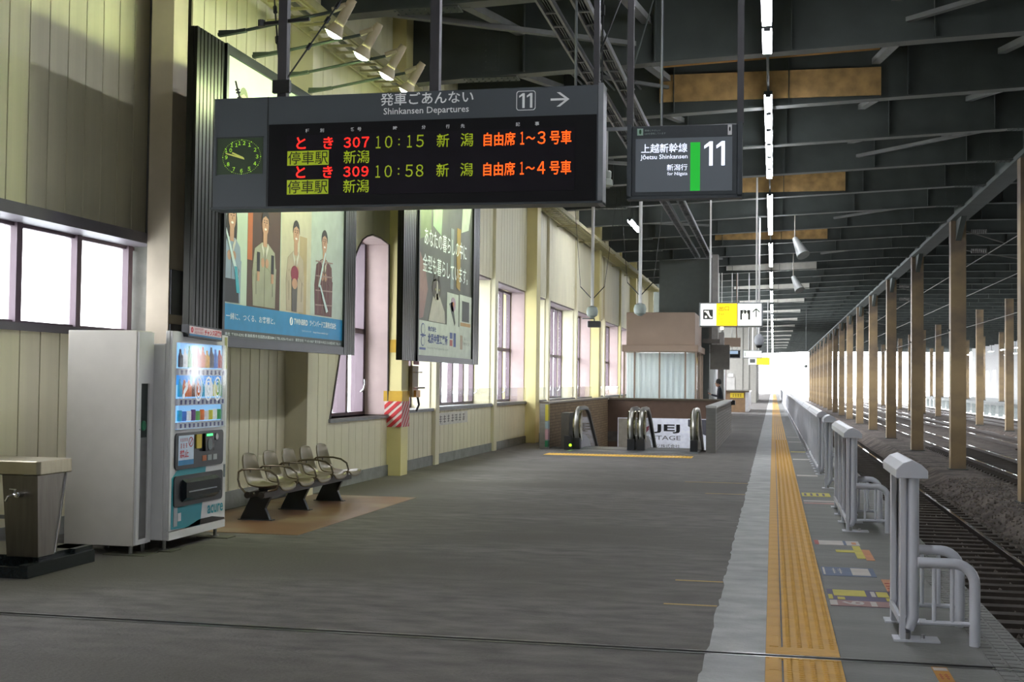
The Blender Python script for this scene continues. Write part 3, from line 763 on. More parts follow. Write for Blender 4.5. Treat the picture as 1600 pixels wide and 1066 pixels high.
# beacon lamp between the boards
t = thing('beacon_lamp', 'small pale hanging lamp on a thin pole between the two hanging signs', 'lamp', (-1.42, 10.7, 3.2))
MB().lathe([(.03, 0), (.055, .01), (.05, .06), (.035, .07), (.04, .085), (.04, .13), (.03, .14)], (-1.42, 10.7, 3.19), 14).build('lamp_body', M('pale_green_plastic', 'b5bdb0', .4), t, smooth=True)
MB().cyl((-1.42, 10.7, 3.33), (-1.42, 10.7, 3.68), .01, n=8).build('pole', white_p, t)
MB().bar((-1.75, 10.7, 3.69), (-.9, 10.7, 3.69), .03, .03).cyl((-1.7, 10.7, 3.69), (-1.7, 10.7, 6.3), .012, n=6).cyl((-.95, 10.7, 3.69), (-.95, 10.7, 6.35), .012, n=6).build('support_bar', silver_f, t)
# hanging poles with round devices over the concourse
for lab, x, y, z in (('left', -4.42, 30.8, 3.25), ('right', -3.03, 28.9, 3.2)):
    t = thing('hanging_speaker', 'round grey device on a long white pole, %s one over the escalators' % lab, 'speaker', (x, y, z))
    MB().lathe([(.04, -.16), (.13, -.1), (.15, 0), (.12, .1), (.04, .14)], (x, y, z), 14).build('body', M('grey_green_device', '8c9690', .5), t, smooth=True)
    MB().cyl((x, y, z+.14), (x, y, 7.47), .04, n=10).build('pole', white_p, t)
    m = MB()
    for dx in (-.3, .3): m.cyl((x, y, z+.3), (x+dx, y, z+.62), .012, n=5); m.cyl((x+dx, y, z+.62), (x+dx*1.8, y+.4, z+2.9), .006, n=5)
    m.build('stay_wire', black_p, t)
# small spotlights hanging from beams near the line of lights
for i, (x, y, z) in enumerate(((.62, 38.5, 5.9), (.75, 50, 5.7))):
    t = thing('hanging_spotlight', '%s grey cone spotlight hanging on a wire right of the light line' % ('Nearer', 'Farther')[i], 'lamp', (x, y, z))
    MB().cyl((x, y, z), (x+.25, y-.3, z-.55), .08, .2, n=14).build('shade', M('grey_lamp_shade', '8d8f8c', .4), t, smooth=True)
    MB().cyl((x, y, z), (x, y, 7.68), .015, n=6).build('wire', M('pale_wire', 'a09a8c', .5), t)
# ================================================================ POSTERS AND FLOODLIGHTS
def ribs(m, X, y0, y1, z0, z1, n):
    p = (y1-y0)/n
    for i in range(n): m.box(X-.02, X+.012, y0+i*p+.006, y0+(i+1)*p-.012, z0, z1)
def poster_frame(t, X, y0, y1, z0, z1, ra, rb):
    MB().box(X-.08, X-.02, y0, y1, z0, z1).build('cabinet', ad_frame, t)
    m = MB(); ribs(m, X, y0, y0+ra, z0, z1, 8 if ra > .5 else 6); m.build('ribbed_panel', ad_frame, t)
    m = MB(); ribs(m, X, y1-rb, y1, z0, z1, 6); m.build('ribbed_panel', ad_frame, t)
    MB().box(X-.02, X+.03, y0+ra, y1-rb, z0, z0+.09).box(X-.02, X+.03, y0+ra, y1-rb, z1-.09, z1).box(X-.02, X+.035, y0+ra, y0+ra+.05, z0, z1).box(X-.02, X+.035, y1-rb-.05, y1-rb, z0, z1).build('frame', frame_dk, t)
    for y in (y0+1.75, (y0+y1)/2, y1-.3):
        for z in (z0+.3, z0+1.5, z1-.3): MB().bar((X-.08, y, z), (-6.08, y, z), .06, .06).build('wall_bracket', frame_dk, t)
def fig(t, X, cy, z0, ztop, wid, skin, hair, top, long=False, nm='figure_print'):
    """simple printed standing person; head top at ztop, cut at z0"""
    hz = ztop-.16; P = lambda pts, m_, dx, n=nm: poly(pts, 'x', X+dx, m_, t, n)
    if long: P(ell(cy, hz-.1, .125, .28, 18), hair, .001)
    P([(cy-.045, hz-.24), (cy+.045, hz-.24), (cy+.05, hz-.1), (cy-.05, hz-.1)], skin, .003)
    P([(cy-wid*.5, z0), (cy+wid*.5, z0), (cy+wid*.52, z0+.35), (cy+wid*.45, hz-.28), (cy+.08, hz-.2), (cy-.08, hz-.2), (cy-wid*.45, hz-.28), (cy-wid*.55, z0+.35)], top, .0022)
    dk = M(top.name+'_fold', '808080', .5) if False else top
    sh = M('print_fold_shade', '6f6a62', .6)
    for s_ in (-1, 1):
        P([(cy+s_*wid*.36, z0+.12), (cy+s_*wid*.375, z0+.12), (cy+s_*wid*.40, hz-.42), (cy+s_*wid*.385, hz-.42)], sh, .0032)
        P([(cy+s_*.02, hz-.28), (cy+s_*.085, hz-.2), (cy+s_*.09, hz-.25), (cy+s_*.03, hz-.36)], M('print_collar', 'c9c6bc', .6), .0034)
        P([(cy+s_*wid*.5, z0+.3), (cy+s_*.06, z0+.42), (cy+s_*.05, z0+.5), (cy+s_*wid*.53, z0+.42)], top, .0036); P(ell(cy+s_*.055, z0+.46, .045, .05, 12), skin, .0038)
    P([(cy-.004, z0), (cy+.004, z0), (cy+.004, hz-.3), (cy-.004, hz-.3)], sh, .0031)
    P(ell(cy, hz, .085, .125, 20), skin, .004)
    P([(cy-.008, hz-.02), (cy+.01, hz-.025), (cy, hz+.02)], M('print_skin_shade', '9a6f58', .6), .0056)
    for s_ in (-1, 1): P([(cy+s_*.015, hz+.035), (cy+s_*.05, hz+.033), (cy+s_*.05, hz+.04), (cy+s_*.015, hz+.043)], hair, .0056)
    P([(cy-.1, hz)]+[(cy+.1*math.cos(a), hz+.03+.12*math.sin(a)) for a in [math.radians(180-20*i) for i in range(10)]]+[(cy+.1, hz), (cy+.07, hz+.06), (cy, hz+.085), (cy-.07, hz+.055)], hair, .005)
    P(ell(cy, hz-.055, .03, .012, 10), M('print_smile', 'e8e0da', .6), .0055)
    for s_ in (-1, 1): P(ell(cy+s_*.033, hz+.015, .012, .006, 8), M('print_eye', '2a2220', .6), .0055)
def adv1():
    X, y0, y1, z0, z1 = -5.22, 10.56, 15.12, 1.80, 4.74
    t = thing('poster_board', 'large framed advertising board with four smiling people above the vending machine', 'billboard', (X-.1, 12.8, z0))
    poster_frame(t, X, y0, y1, z0, z1, .6, .42)
    A = X+.004; ya, yb = 11.21, 14.65
    ps = MB().box(A-.002, A, ya, yb, 1.885, z1-.09).build('poster', M('poster_pale', 'b9c8b8', .45, var=.05, scale=2), t)
    q = lambda n, c='808080': M(n, c, .5, var=.08)
    MB().box(A, A+.001, ya, yb, 1.97, 2.225).build('blue_band', q('poster_blue', '1583bd'), ps)
    MB().box(A, A+.001, ya, yb, 1.885, 1.97).build('caption_band', q('poster_charcoal', '44474a'), ps)
    MB().box(A, A+.0008, 11.78, 12.64, 2.225, 3.75).build('print_patch', q('poster_brown', '4e3426'), ps)
    MB().box(A+.001, A+.0016, 11.78, 11.9, 2.7, 3.75).build('print_patch', q('poster_orange', 'b7622d'), ps)
    MB().box(A, A+.0008, 12.66, 13.55, 2.225, 3.75).build('print_patch', q('poster_cream', 'c3bba5'), ps)
    MB().box(A+.001, A+.0016, 13.2, 13.42, 2.225, 3.1).build('print_patch', q('poster_wood', 'b09a74'), ps)
    MB().box(A, A+.0008, 13.56, yb, 2.225, 3.75).build('print_patch', q('poster_pale_blue', 'b5bfb8'), ps)
    skin = q('print_skin', 'b98d72'); hair = q('print_hair', '241d1a')
    fig(ps, A, 11.40, 2.24, 3.24, .44, skin, hair, q('print_blue_shirt', '8c9bb0'), True)
    fig(ps, A, 12.22, 2.24, 3.27, .58, skin, hair, q('print_grey_jacket', '9b9a86'))
    fig(ps, A, 13.08, 2.24, 3.27, .5, skin, hair, q('print_beige_cardigan', 'b0a08c'))
    fig(ps, A, 13.98, 2.24, 3.27, .56, skin, hair, q('print_plaid', '60343a'))
    P = lambda pts, m_, dx=.006, n='print_patch': poly(pts, 'x', A+dx, m_, ps, n)
    P([(11.22, 2.24), (11.58, 2.24), (11.56, 2.47), (11.24, 2.47)], q('print_navy', '22242c'))
    P([(11.22, 2.98), (11.24, 2.99), (11.5, 2.62), (11.56, 2.5), (11.5, 2.5)], q('print_pale_stick', 'c4d2d6'), .007)
    P([(11.46, 2.6), (11.52, 2.6), (11.6, 2.34), (11.52, 2.34)], q('print_cyan', '3fa0b8'), .008)
    for yy in (12.05, 12.42): P([(yy-.035, 2.6), (yy+.035, 2.6), (yy+.035, 2.8), (yy-.035, 2.8)], q('print_black', '1c1c20')); P([(yy-.03, 2.5), (yy+.03, 2.5), (yy+.03, 2.6), (yy-.03, 2.6)], skin)
    P(ell(13.05, 2.66, .11, .09), q('print_magenta', '8a2440')); P([(12.98, 2.24), (13.12, 2.24), (13.14, 2.6), (12.96, 2.6)], q('print_dark_skirt', '55504e')); P(ell(13.05, 2.55, .08, .06), skin, .007)
    for k in range(4): P([(13.7, 2.35+.17*k), (14.26, 2.37+.17*k), (14.26, 2.385+.17*k), (13.7, 2.365+.17*k)], q('print_plaid_line', '9a7f7a'))
    for k in range(4): P([(13.78+.13*k, 2.26), (13.79+.13*k, 2.26), (13.79+.13*k, 2.88), (13.78+.13*k, 2.88)], q('print_plaid_line'))
    P([(13.78, 2.58), (13.82, 2.56), (14.02, 2.98), (13.99, 3.0)], q('print_pale_stick'), .008); P([(13.82, 2.6), (13.86, 2.6), (14.12, 2.3), (14.05, 2.28)], q('print_pale_stick'), .008)
    # upper heads seen above the departure board
    for cy, zt in ((11.62, 4.42), (12.9, 4.3), (13.8, 4.35)): fig(ps, A, cy, 3.78, zt, .42, q('print_pale_skin', 'a7a07c'), q('print_pale_hair', '59633f'), q('print_pale_green', 'a4b597'))
    wt = M('print_white', 'dfe6e8', .5)
    text('一緒に、つくる、お客様と。', 'x', A+.003, 11.30, 12.52, 2.07, 2.14, wt, ps, bold=.004)
    MB().prism(ell(12.98, 2.13, .05, .045, 16), 'x', A+.002, A+.004).build('logo', wt, ps); poly([(12.965, 2.1), (12.98, 2.1), (12.995, 2.16), (12.98, 2.16)], 'x', A+.005, M('poster_blue'), ps, 'logo_stroke')
    text('TWINBIRD', 'x', A+.003, 13.06, 13.48, 2.10, 2.165, wt, ps, bold=.03); text('ツインバード工業株式会社', 'x', A+.003, 13.54, 14.42, 2.10, 2.175, wt, ps, bold=.02)
    text('ツインバード    https://www.twinbird.jp/', 'x', A+.003, 13.3, 14.15, 2.02, 2.05, wt, ps)
    text('本社 〒959-0292 新潟県燕市吉田西太田2084-2 TEL.0256-92-6111   東京支社 〒103-0007 東京都中央区日本橋浜町 TEL.03', 'x', A+.003, 11.28, 14.6, 1.91, 1.945, wt, ps, bold=.003)
adv1()
def adv2():
    X, y0, y1, z0, z1 = -5.2, 17.12, 21.85, 1.78, 4.74
    t = thing('poster_board', 'tall-looking framed advertising board with a cat picture beside the yellow-green pillar', 'billboard', (X-.1, 19.5, z0))
    poster_frame(t, X, y0, y1, z0, z1, .72, .5)
    A = X+.004; ya, yb = 17.9, 21.28; q = lambda n, c='808080': M(n, c, .5, var=.1)
    ps = MB().box(A-.002, A, ya, yb, 1.87, z1-.09).build('poster', M('poster2_dark', '44463f', .4, var=.35, scale=2.2), t)
    P = lambda pts, m_, dx=.002, n='print_patch': poly(pts, 'x', A+dx, m_, ps, n)
    P([(ya, 1.87), (yb, 1.87), (yb, 2.40), (ya, 2.40)], q('print_grey_white', 'b3b9b3'))
    P([(19.6, 2.38), (20.36, 2.38), (20.36, 2.93), (19.6, 2.93)], q('print_grey_white'), .003); P([(20.43, 2.38), (yb, 2.38), (yb, 2.95), (20.43, 2.95)], q('print_grey_white'), .003)
    P([(19.75, 2.75), (19.95, 2.8), (20.15, 2.45), (20.1, 2.4)], q('print_charcoal', '34363a'), .005); P(ell(20.0, 2.75, .16, .12), q('print_pink_disc', '9a7f9c'), .005); P(ell(20.0, 2.75, .05, .04), q('print_orange', 'b4673c'), .007)
    P([(20.6, 2.5), (21.1, 2.5), (21.1, 2.85), (20.6, 2.85)], q('print_charcoal'), .005); P([(20.5, 2.42), (21.2, 2.42), (21.2, 2.48), (20.5, 2.48)], q('print_wood', 'a88457'), .005)
    P([(ya, 2.9), (ya, 3.5), (18.3, 3.2), (18.45, 2.9), (18.2, 2.45), (ya, 2.4)], q('print_dusty_pink', '8a6a68'))
    # cat
    cw = q('print_cat_white', 'a9a49c'); cb = q('print_cat_dark', '3d342e')
    P([(18.5, 2.41), (19.5, 2.41), (19.45, 2.6), (19.1, 2.85), (18.75, 2.8)], cw, .003); P(ell(18.95, 2.93, .26, .17), cb, .004)
    P([(18.75, 3.03), (18.82, 3.2), (18.92, 3.07)], cb, .004); P([(19.0, 3.07), (19.12, 3.18), (19.16, 3.0)], cb, .004); P([(18.93, 2.76), (19.05, 2.76), (19.0, 3.06), (18.95, 3.06)], cw, .006); P(ell(18.98, 2.8, .12, .07), cw, .006)
    for s_ in (-.1, .12): P(ell(18.97+s_, 2.92, .03, .02, 8), q('print_cat_eye', '8a8a52'), .008)
    # top collage
    P([(ya, 3.6), (18.6, 3.75), (18.6, 4.6), (ya, 4.6)], q('print_green_blur', '6e7c5c')); P([(18.7, 3.9), (19.2, 3.8), (19.3, 4.6), (18.7, 4.6)], q('print_pale_green2', '93a88e'), .003)
    P([(19.8, 3.0), (20.0, 3.0), (20.0, 4.0), (19.8, 4.0)], q('print_silver', '7d8488'), .003); P([(20.2, 3.05), (20.45, 3.0), (20.45, 4.05), (20.2, 4.05)], q('print_ochre', '94762c'), .004)
    P([(20.5, 4.0), (21.0, 4.1), (21.2, 4.55), (20.6, 4.6)], q('print_grey_white'), .003)
    wt = M('print_white')
    text('あなたの暮らしの中に', 'x', A+.010, 18.2, 20.85, 3.55, 3.83, wt, ps, bold=.004); text('金型も暮らしています。', 'x', A+.010, 18.12, 20.95, 3.14, 3.42, wt, ps, bold=.004)
    bl = M('print_navy_letter', '3a4a86', .5)
    text('株式会社', 'x', A+.006, 18.48, 18.95, 2.25, 2.33, bl, ps, bold=.02); text('北辰金型工業所', 'x', A+.006, 18.47, 19.66, 2.06, 2.22, bl, ps, bold=.03)
    MB().prism(ell(18.2, 2.27, .11, .09), 'x', A+.002, A+.004).build('logo', bl, ps); MB().prism(ell(18.2, 2.27, .09, .075), 'x', A+.004, A+.006).build('logo_inner', M('print_grey_white'), ps)
    MB().prism(ell(18.2, 2.09, .1, .08), 'x', A+.002, A+.004).build('logo', bl, ps); MB().prism(ell(18.2, 2.09, .08, .065), 'x', A+.004, A+.006).build('logo_inner', M('print_grey_white'), ps); MB().box(A+.006, A+.008, 18.06, 18.34, 2.165, 2.19).build('logo_bar', bl, ps)
    MB().box(A+.002, A+.004, 18.02, 18.36, 1.955, 1.99).build('logo_tab', bl, ps)
    text('Hokushin Mold Engineering co.,ltd', 'x', A+.006, 18.45, 19.7, 1.97, 2.01, M('print_grey_letter', '7c8488', .5), ps)
    for k, c in enumerate((bl, M('print_red_letter', '9a4a48', .5))): MB().box(A+.004, A+.005, 19.8, 19.98, 2.18-.12*k, 2.28-.12*k).build('print_patch', c, ps)
    MB().box(A+.004, A+.005, 20.04, 20.2, 2.05, 2.28).build('print_patch', bl, ps)
    text('暮らし', 'x', A+.006, 20.75, 21.05, 2.18, 2.24, M('print_grey_letter'), ps); text('をつくる', 'x', A+.006, 20.75, 21.12, 2.09, 2.15, M('print_grey_letter'), ps)
    P([(20.5, 2.02), (20.66, 2.02), (20.66, 2.26), (20.5, 2.26)], q('print_tan', '9a8676'), .003)
adv2()
flood_glow = em('floodlight_glow', 'e6ffe0', 28)
def flood(y, lab, grp):
    t = thing('floodlight', lab, 'floodlight', (-5.2, y, 4.74), grp)
    MB().bar((-5.18, y, 4.755), (-4.9, y, 4.79), .05, .03).cyl((-5.0, y, 4.775), (-4.02, y, 4.93), .016, n=8).prism([(-5.18, 4.745), (-4.85, 4.795), (-5.18, 4.80)], 'y', y-.01, y+.01).build('arm', M('dark_green_arm', '3b443c', .5), t)
    body = M('cream_lamp_body', 'b4a684', .5)
    a = Vector((-3.86, y, 5.0)); b = Vector((-3.98, y, 4.80)); c = Vector((-4.03, y, 4.715))
    MB().cyl(a, b, .045, .05, n=14).cyl(a+Vector((.02, 0, .03)), a, .04, n=12).build('lamp_body', body, t, smooth=True)
    MB().cyl(b, c, .055, .095, n=18, caps=False).build('reflector', body, t, smooth=True)
    d = (c-b).normalized(); MB().cyl(c-d*.015, c+d*.012, .088, .07, n=18).cyl(c+d*.012, c+d*.035, .07, .03, n=18).build('lens', flood_glow, t, smooth=True)
    MB().cyl((-4.03, y-.03, 4.93), (-3.9, y-.03, 4.97), .03, n=8).build('knuckle', body, t, smooth=True)
    ld = bpy.data.lights.new('flood', 'SPOT'); ld.energy = FLOOD; ld.color = (.86, 1.0, .46); ld.spot_size = math.radians(172); ld.spot_blend = .6; ld.shadow_soft_size = .08
    lo = bpy.data.objects.new('flood_light', ld); COL.objects.link(lo); lo.parent = t
    p = c+d*.06; lo.location = p-Vector(t.location); tgt = Vector((-5.6, y, 3.9)); lo.rotation_euler = (tgt-p).to_track_quat('-Z', 'Y').to_euler()
for i, y in enumerate((10.95, 11.75, 12.57, 13.3)): flood(y, '%s lit floodlight on an arm above the board with four people' % ORD[i].capitalize(), 'floodlights over the people poster')
for i, y in enumerate((17.8, 18.9, 20.0, 21.1)): flood(y, '%s floodlight above the board with the cat picture, behind the departure board' % ORD[i].capitalize(), 'floodlights over the cat poster')
# ================================================================ VENDING MACHINE
def vending():
    X = -5.08; Y0, Y1 = 9.94, 11.07; Z0_, Z1_ = .09, 1.90
    t = thing('vending_machine', 'white and teal drink vending machine with a lit display window', 'vending machine', (X-.4, 10.5, 0))
    MB().box(X-.72, X-.06, Y0, Y1, Z0_, 1.785).box(X-.06, X-.02, Y0, Y1, Z0_, Z1_).build('cabinet', white_p, t, bevel=.008)
    # door frame around display
    d = MB(); wy0, wy1, wz0, wz1 = Y0+.09, Y1-.1, 1.04, 1.80
    d.box(X-.02, X, Y0+.005, Y1-.005, Z0_+.08, wz0).box(X-.02, X, Y0+.005, Y1-.005, wz1, Z1_-.005).box(X-.02, X, Y0+.005, wy0, wz0, wz1).box(X-.02, X, wy1, Y1-.005, wz0, wz1)
    door = d.build('door', white_p, t)
    MB().box(X-.019, X+.002, Y0+.002, Y1-.002, Z0_, Z0_+.07).build('kick_plate', white_p, t)
    # display case
    dc = MB().box(X-.0195, X-.018, wy0, wy1, wz0, wz1).build('display_back', em('display_blue_glow', '88c0f0', .9), t)
    cols = ['2e8f4a', '5aa24a', 'a8352c', 'd9a21c', '7a4a2a', '3a6fc4', 'e8e8e8', '28a0c8', 'd86a24', '5b2a6a', 'c8c034', '2a2a35']
    mats = [M('bottle_'+c, c, .3, var=.2, scale=20, emit=.35) for c in cols]
    for r, (zb, zt, bz0, bz1) in enumerate(((1.585, 1.78, 1.515, 1.575), (1.325, 1.5, 1.25, 1.31), (1.11, 1.235, 1.045, 1.10))):
        n = 10; p = (wy1-wy0-.06)/n
        for i in range(n):
            cy = wy0+.05+p*(i+.5); h = (zt-zb)*random.uniform(.8, 1); r_ = p*.36
            if r < 2: prof = [(r_*.9, 0), (r_, .01), (r_, h*.6), (r_*.45, h*.82), (r_*.4, h)]
            else: prof = [(r_*.85, 0), (r_, .01), (r_, h*.75), (r_*.85, h*.8)]
            MB().lathe(prof, (X-.019+r_*0+.0, cy, zb), 8).build('display_bottle', random.choice(mats), dc, smooth=True)
        ibox('shelf', M('shelf_white', 'b8bccc', .4, emit=.15), dc, X-.018, X+.02, wy0, wy1, bz0, bz1)
        for i in range(n+1):
            yy = wy0+.06+i*(wy1-wy0-.1)/n
            ibox('button', M('button_dark_blue', '1c1a66', .4, emit=.2), dc, X+.02, X+.024, yy-.014, yy+.014, bz0+.008, bz1-.012)
            ibox('price_tag', M('price_tag_white', 'd8d8e0', .5), dc, X+.02, X+.023, yy-.022, yy+.022, bz0+.045, bz1-.001)
    MB().box(X-.018, X-.0175, wy0, wy1, 1.43, 1.515).build('header_card', em('display_deep_blue', '2a8ad8', .8), dc)
    g = MB().box(X+.028, X+.031, wy0, wy1, wz0, wz1).build('glass', clear, t)
    dec = M('white_decal', 'e4e8f4', .5, emit=.3)
    for k, (cy, s_) in enumerate(((10.14, '?'), (10.40, 'a'), (10.60, 'c'), (10.79, 'u'))):
        if k:
            for ra, rb in ((.075, .062), (.05, .042)):
                P_ = ell(cy, 1.395, ra, ra*1.5, 20); Q_ = ell(cy, 1.395, rb, rb*1.5, 20); m = MB()
                m.v += [Vector((X+.032, a, b)) for a, b in P_+Q_]; m.f += [(i, (i+1) % 20, 20+(i+1) % 20, 20+i) for i in range(20)]; m.build('decal_ring', dec, g)
            text(s_, 'x', X+.033, cy-.02, cy+.02, 1.36, 1.43, dec, g, 'decal_letter', bold=.03)
        else:
            text('?', 'x', X+.033, cy-.05, cy+.05, 1.31, 1.46, dec, g, 'decal_letter', bold=.06, rot=-.5)
    # coin panel
    cp = MB().prism(rrect(Y0+.08, Y1-.09, .69, 1.01, .04), 'x', X, X+.012).build('control_panel', M('dark_control_panel', '1e2126', .35), t)
    C = X+.013
    no = MB().box(C-.001, C+.003, Y0+.13, Y0+.42, .725, .985).build('notice_card', M('notice_card_pale', 'b6c4d6', .5, emit=.12), cp)
    rd = M('notice_red', 'b03a48', .5)
    strokes('x', C+.005, Y0+.15, Y0+.3, .93, .965, rd, no, 5, 2); strokes('x', C+.005, Y0+.15, Y0+.3, .87, .92, rd, no, 3, 3); text('禁止', 'x', C+.005, Y0+.15, Y0+.32, .79, .86, rd, no, bold=.03)
    P_ = ell(Y0+.36, .925, .045, .045, 20); Q_ = ell(Y0+.36, .925, .035, .035, 20); m = MB(); m.v += [Vector((C+.005, a, b)) for a, b in P_+Q_]; m.f += [(i, (i+1) % 20, 20+(i+1) % 20, 20+i) for i in range(20)]
    m.box(C+.0045, C+.005, Y0+.32, Y0+.4, .92, .93, rot=Matrix.Rotation(math.radians(45), 3, 'X')).build('no_smoking_ring', rd, no)
    MB().box(C+.003, C+.004, Y0+.13, Y0+.42, .725, .77).build('notice_band', M('notice_blue', '2f7fb4', .5), no)
    MB().box(C, C+.012, Y0+.46, Y0+.56, .86, .985).build('yellow_card', M('yellow_card', 'c9b040', .5), cp)
    MB().box(C, C+.03, Y0+.6, Y0+.78, .83, .99).build('reader', M('reader_black', '101215', .25), cp)
    MB().prism(ell(Y0+.69, .89, .045, .055), 'x', C+.03, C+.034).build('reader_pad', M('reader_grey', '5a6468', .4), cp)
    MB().box(C+.03, C+.033, Y0+.62, Y0+.74, .965, .985).build('reader_display', em('reader_green_glow', '40e070', 2.5), cp)
    MB().prism(ell(Y0+.88, .95, .03, .03), 'x', C, C+.01).build('coin_slot', stain, cp)
    for i, c in enumerate(('b0602a', '8f9a98', 'a8acb0')): MB().box(C, C+.003, Y0+.6+.11*i, Y0+.68+.11*i, .74, .79).build('card_logo', M('card_'+c, c, .5), cp)
    # teal livery
    teal = M('teal_livery', '0d8793', .45, var=.03)
    MB().prism([(Y0+.04, .18), (Y0+.04, .62), (Y0+.16, .70), (Y0+.70, .685), (Y0+.60, .16)], 'x', X, X+.003).build('teal_panel', teal, t)
    # outlet
    ou = MB().prism(rrect(Y0+.07, Y1-.09, .365, .635, .035), 'x', X+.002, X+.012).build('outlet_surround', M('outlet_black', '181b20', .35), t)
    MB().prism([(X+.012, .60), (X+.055, .57), (X+.055, .44), (X+.012, .40)], 'y', Y0+.22, Y0+.88).build('outlet_flap', M('outlet_smoked', '23282b', .2), ou)
    MB().box(X+.055, X+.06, Y0+.26, Y0+.82, .485, .495).build('flap_edge', silver_f, ou)
    MB().box(X+.012, X+.03, Y0+.93, Y0+.97, .45, .56).build('return_cup', M('reader_black'), ou)
    text('acure', 'x', X+.006, Y0+.74, Y1-.06, .245, .325, teal, t, bold=.02)
    MB().box(X+.003, X+.006, Y0+.08, Y0+.15, .2, .4).build('service_label', M('label_grey', '9aa0a4', .5), t); MB().box(X+.003, X+.006, Y0+.16, Y0+.22, .24, .31).build('service_label', M('white_sticker'), t)
    MB().box(X, X+.004, Y1-.05, Y1-.02, .56, .68).build('door_lock', M('reader_grey'), t)
    MB().prism([(Y0+.3, .165), (Y0+.58, .215), (Y0+.85, .215), (Y1-.02, .18), (Y1-.02, .165)], 'x', X, X+.003).build('lower_vent', M('reader_black'), t)
    MB().box(X-.002, X+.002, Y1-.075, Y1-.02, 1.58, 1.88).build('side_notice', M('yellow_green_notice', 'a8a860', .5), t)
    # topper
    tp = MB().prism([(Y0+.21, 1.855), (Y0+.90, 1.835), (Y0+.90, 1.95), (Y0+.21, 1.965)], 'x', X-.02, X+.045).build('topper_sign', M('topper_black', '24262c', .4), t)
    MB().prism([(Y0+.23, 1.885), (Y0+.88, 1.867), (Y0+.88, 1.935), (Y0+.23, 1.953)], 'x', X+.045, X+.047).build('topper_card', M('topper_pale', 'c9b8bc', .5, emit=.2), tp)
    MB().prism([(Y0+.23, 1.868), (Y0+.88, 1.85), (Y0+.88, 1.866), (Y0+.23, 1.884)], 'x', X+.045, X+.047).build('topper_band', M('notice_blue'), tp)
    rr = M('topper_red', 'b02030', .5, emit=.2)
    text('チャンス到来!!', 'x', X+.05, Y0+.52, Y0+.87, 1.878, 1.93, rr, tp, bold=.04); text('0', 'x', X+.05, Y0+.25, Y0+.30, 1.892, 1.945, rr, tp, bold=.06)
    strokes('x', X+.05, Y0+.32, Y0+.5, 1.915, 1.94, rr, tp, 8, 4); strokes('x', X+.05, Y0+.32, Y0+.5, 1.885, 1.91, rr, tp, 6, 5)
    for y in (Y0+.04, Y1-.08):
        MB().cyl((X-.06, y, .01), (X-.06, y, .1), .018, n=10).cyl((X-.06, y, .0), (X-.06, y, .015), .04, n=12).build('foot', stain, t, smooth=True)
    for y in (Y0+.04, Y1-.08): MB().cyl((X-.6, y, 0), (X-.6, y, .1), .02, n=10).build('foot', stain, t)
    MB().box(X-.19, X+.05, Y0-.05, Y0+.15, 0, .008).box(X-.19, X+.12, Y1-.2, Y1-.02, 0, .008).build('anchor_plate', M('dull_steel_plate', '5e5d50', .5, .5), t)
vending()
def recycle():
    t = thing('recycling_cabinet', 'tall plain white cabinet with a dark slot left of the vending machine', 'recycling bin', (-5.6, 9.85, 0))
    X = -5.24
    MB().box(-5.9, X-.02, 9.66, 9.93, .07, 1.89).build('body', M('cabinet_off_white', 'd2cdc2', .4, var=.03), t, bevel=.006)
    MB().box(X-.02, X, 9.67, 9.72, .08, 1.88).box(X-.02, X, 9.86, 9.925, .08, 1.88).box(X-.02, X, 9.72, 9.86, 1.44, 1.88).box(X-.02, X-.0, 9.72, 9.86, .08, .12).build('door', white_p, t)
    MB().box(X-.02, X-.012, 9.72, 9.86, .12, .98).build('steel_panel', stain, t)
    MB().box(X-.02, X-.016, 9.72, 9.86, .98, 1.44).build('slot', M('slot_dark_green', '0f1e18', .3), t)
    MB().lathe([(.035, 0), (.045, .004), (.035, .01)], (X-.014, 9.79, 1.08), 16, 'x').build('slot_ring', M('green_slot_ring', '1a6a4a', .4), t)
    MB().cyl((X, 9.70, 1.05), (X+.004, 9.70, 1.05), .007, n=8).build('lock', chrome, t)
    for x, y in ((-5.85, 9.7), (-5.3, 9.7), (-5.3, 9.9), (-5.85, 9.9)): MB().cyl((x, y, 0), (x, y, .07), .02, n=8).build('foot', stain, t)
    MB().box(-5.5, -5.12, 9.6, 9.85, 0, .006).build('floor_plate', M('dull_steel_plate'), t)
recycle()
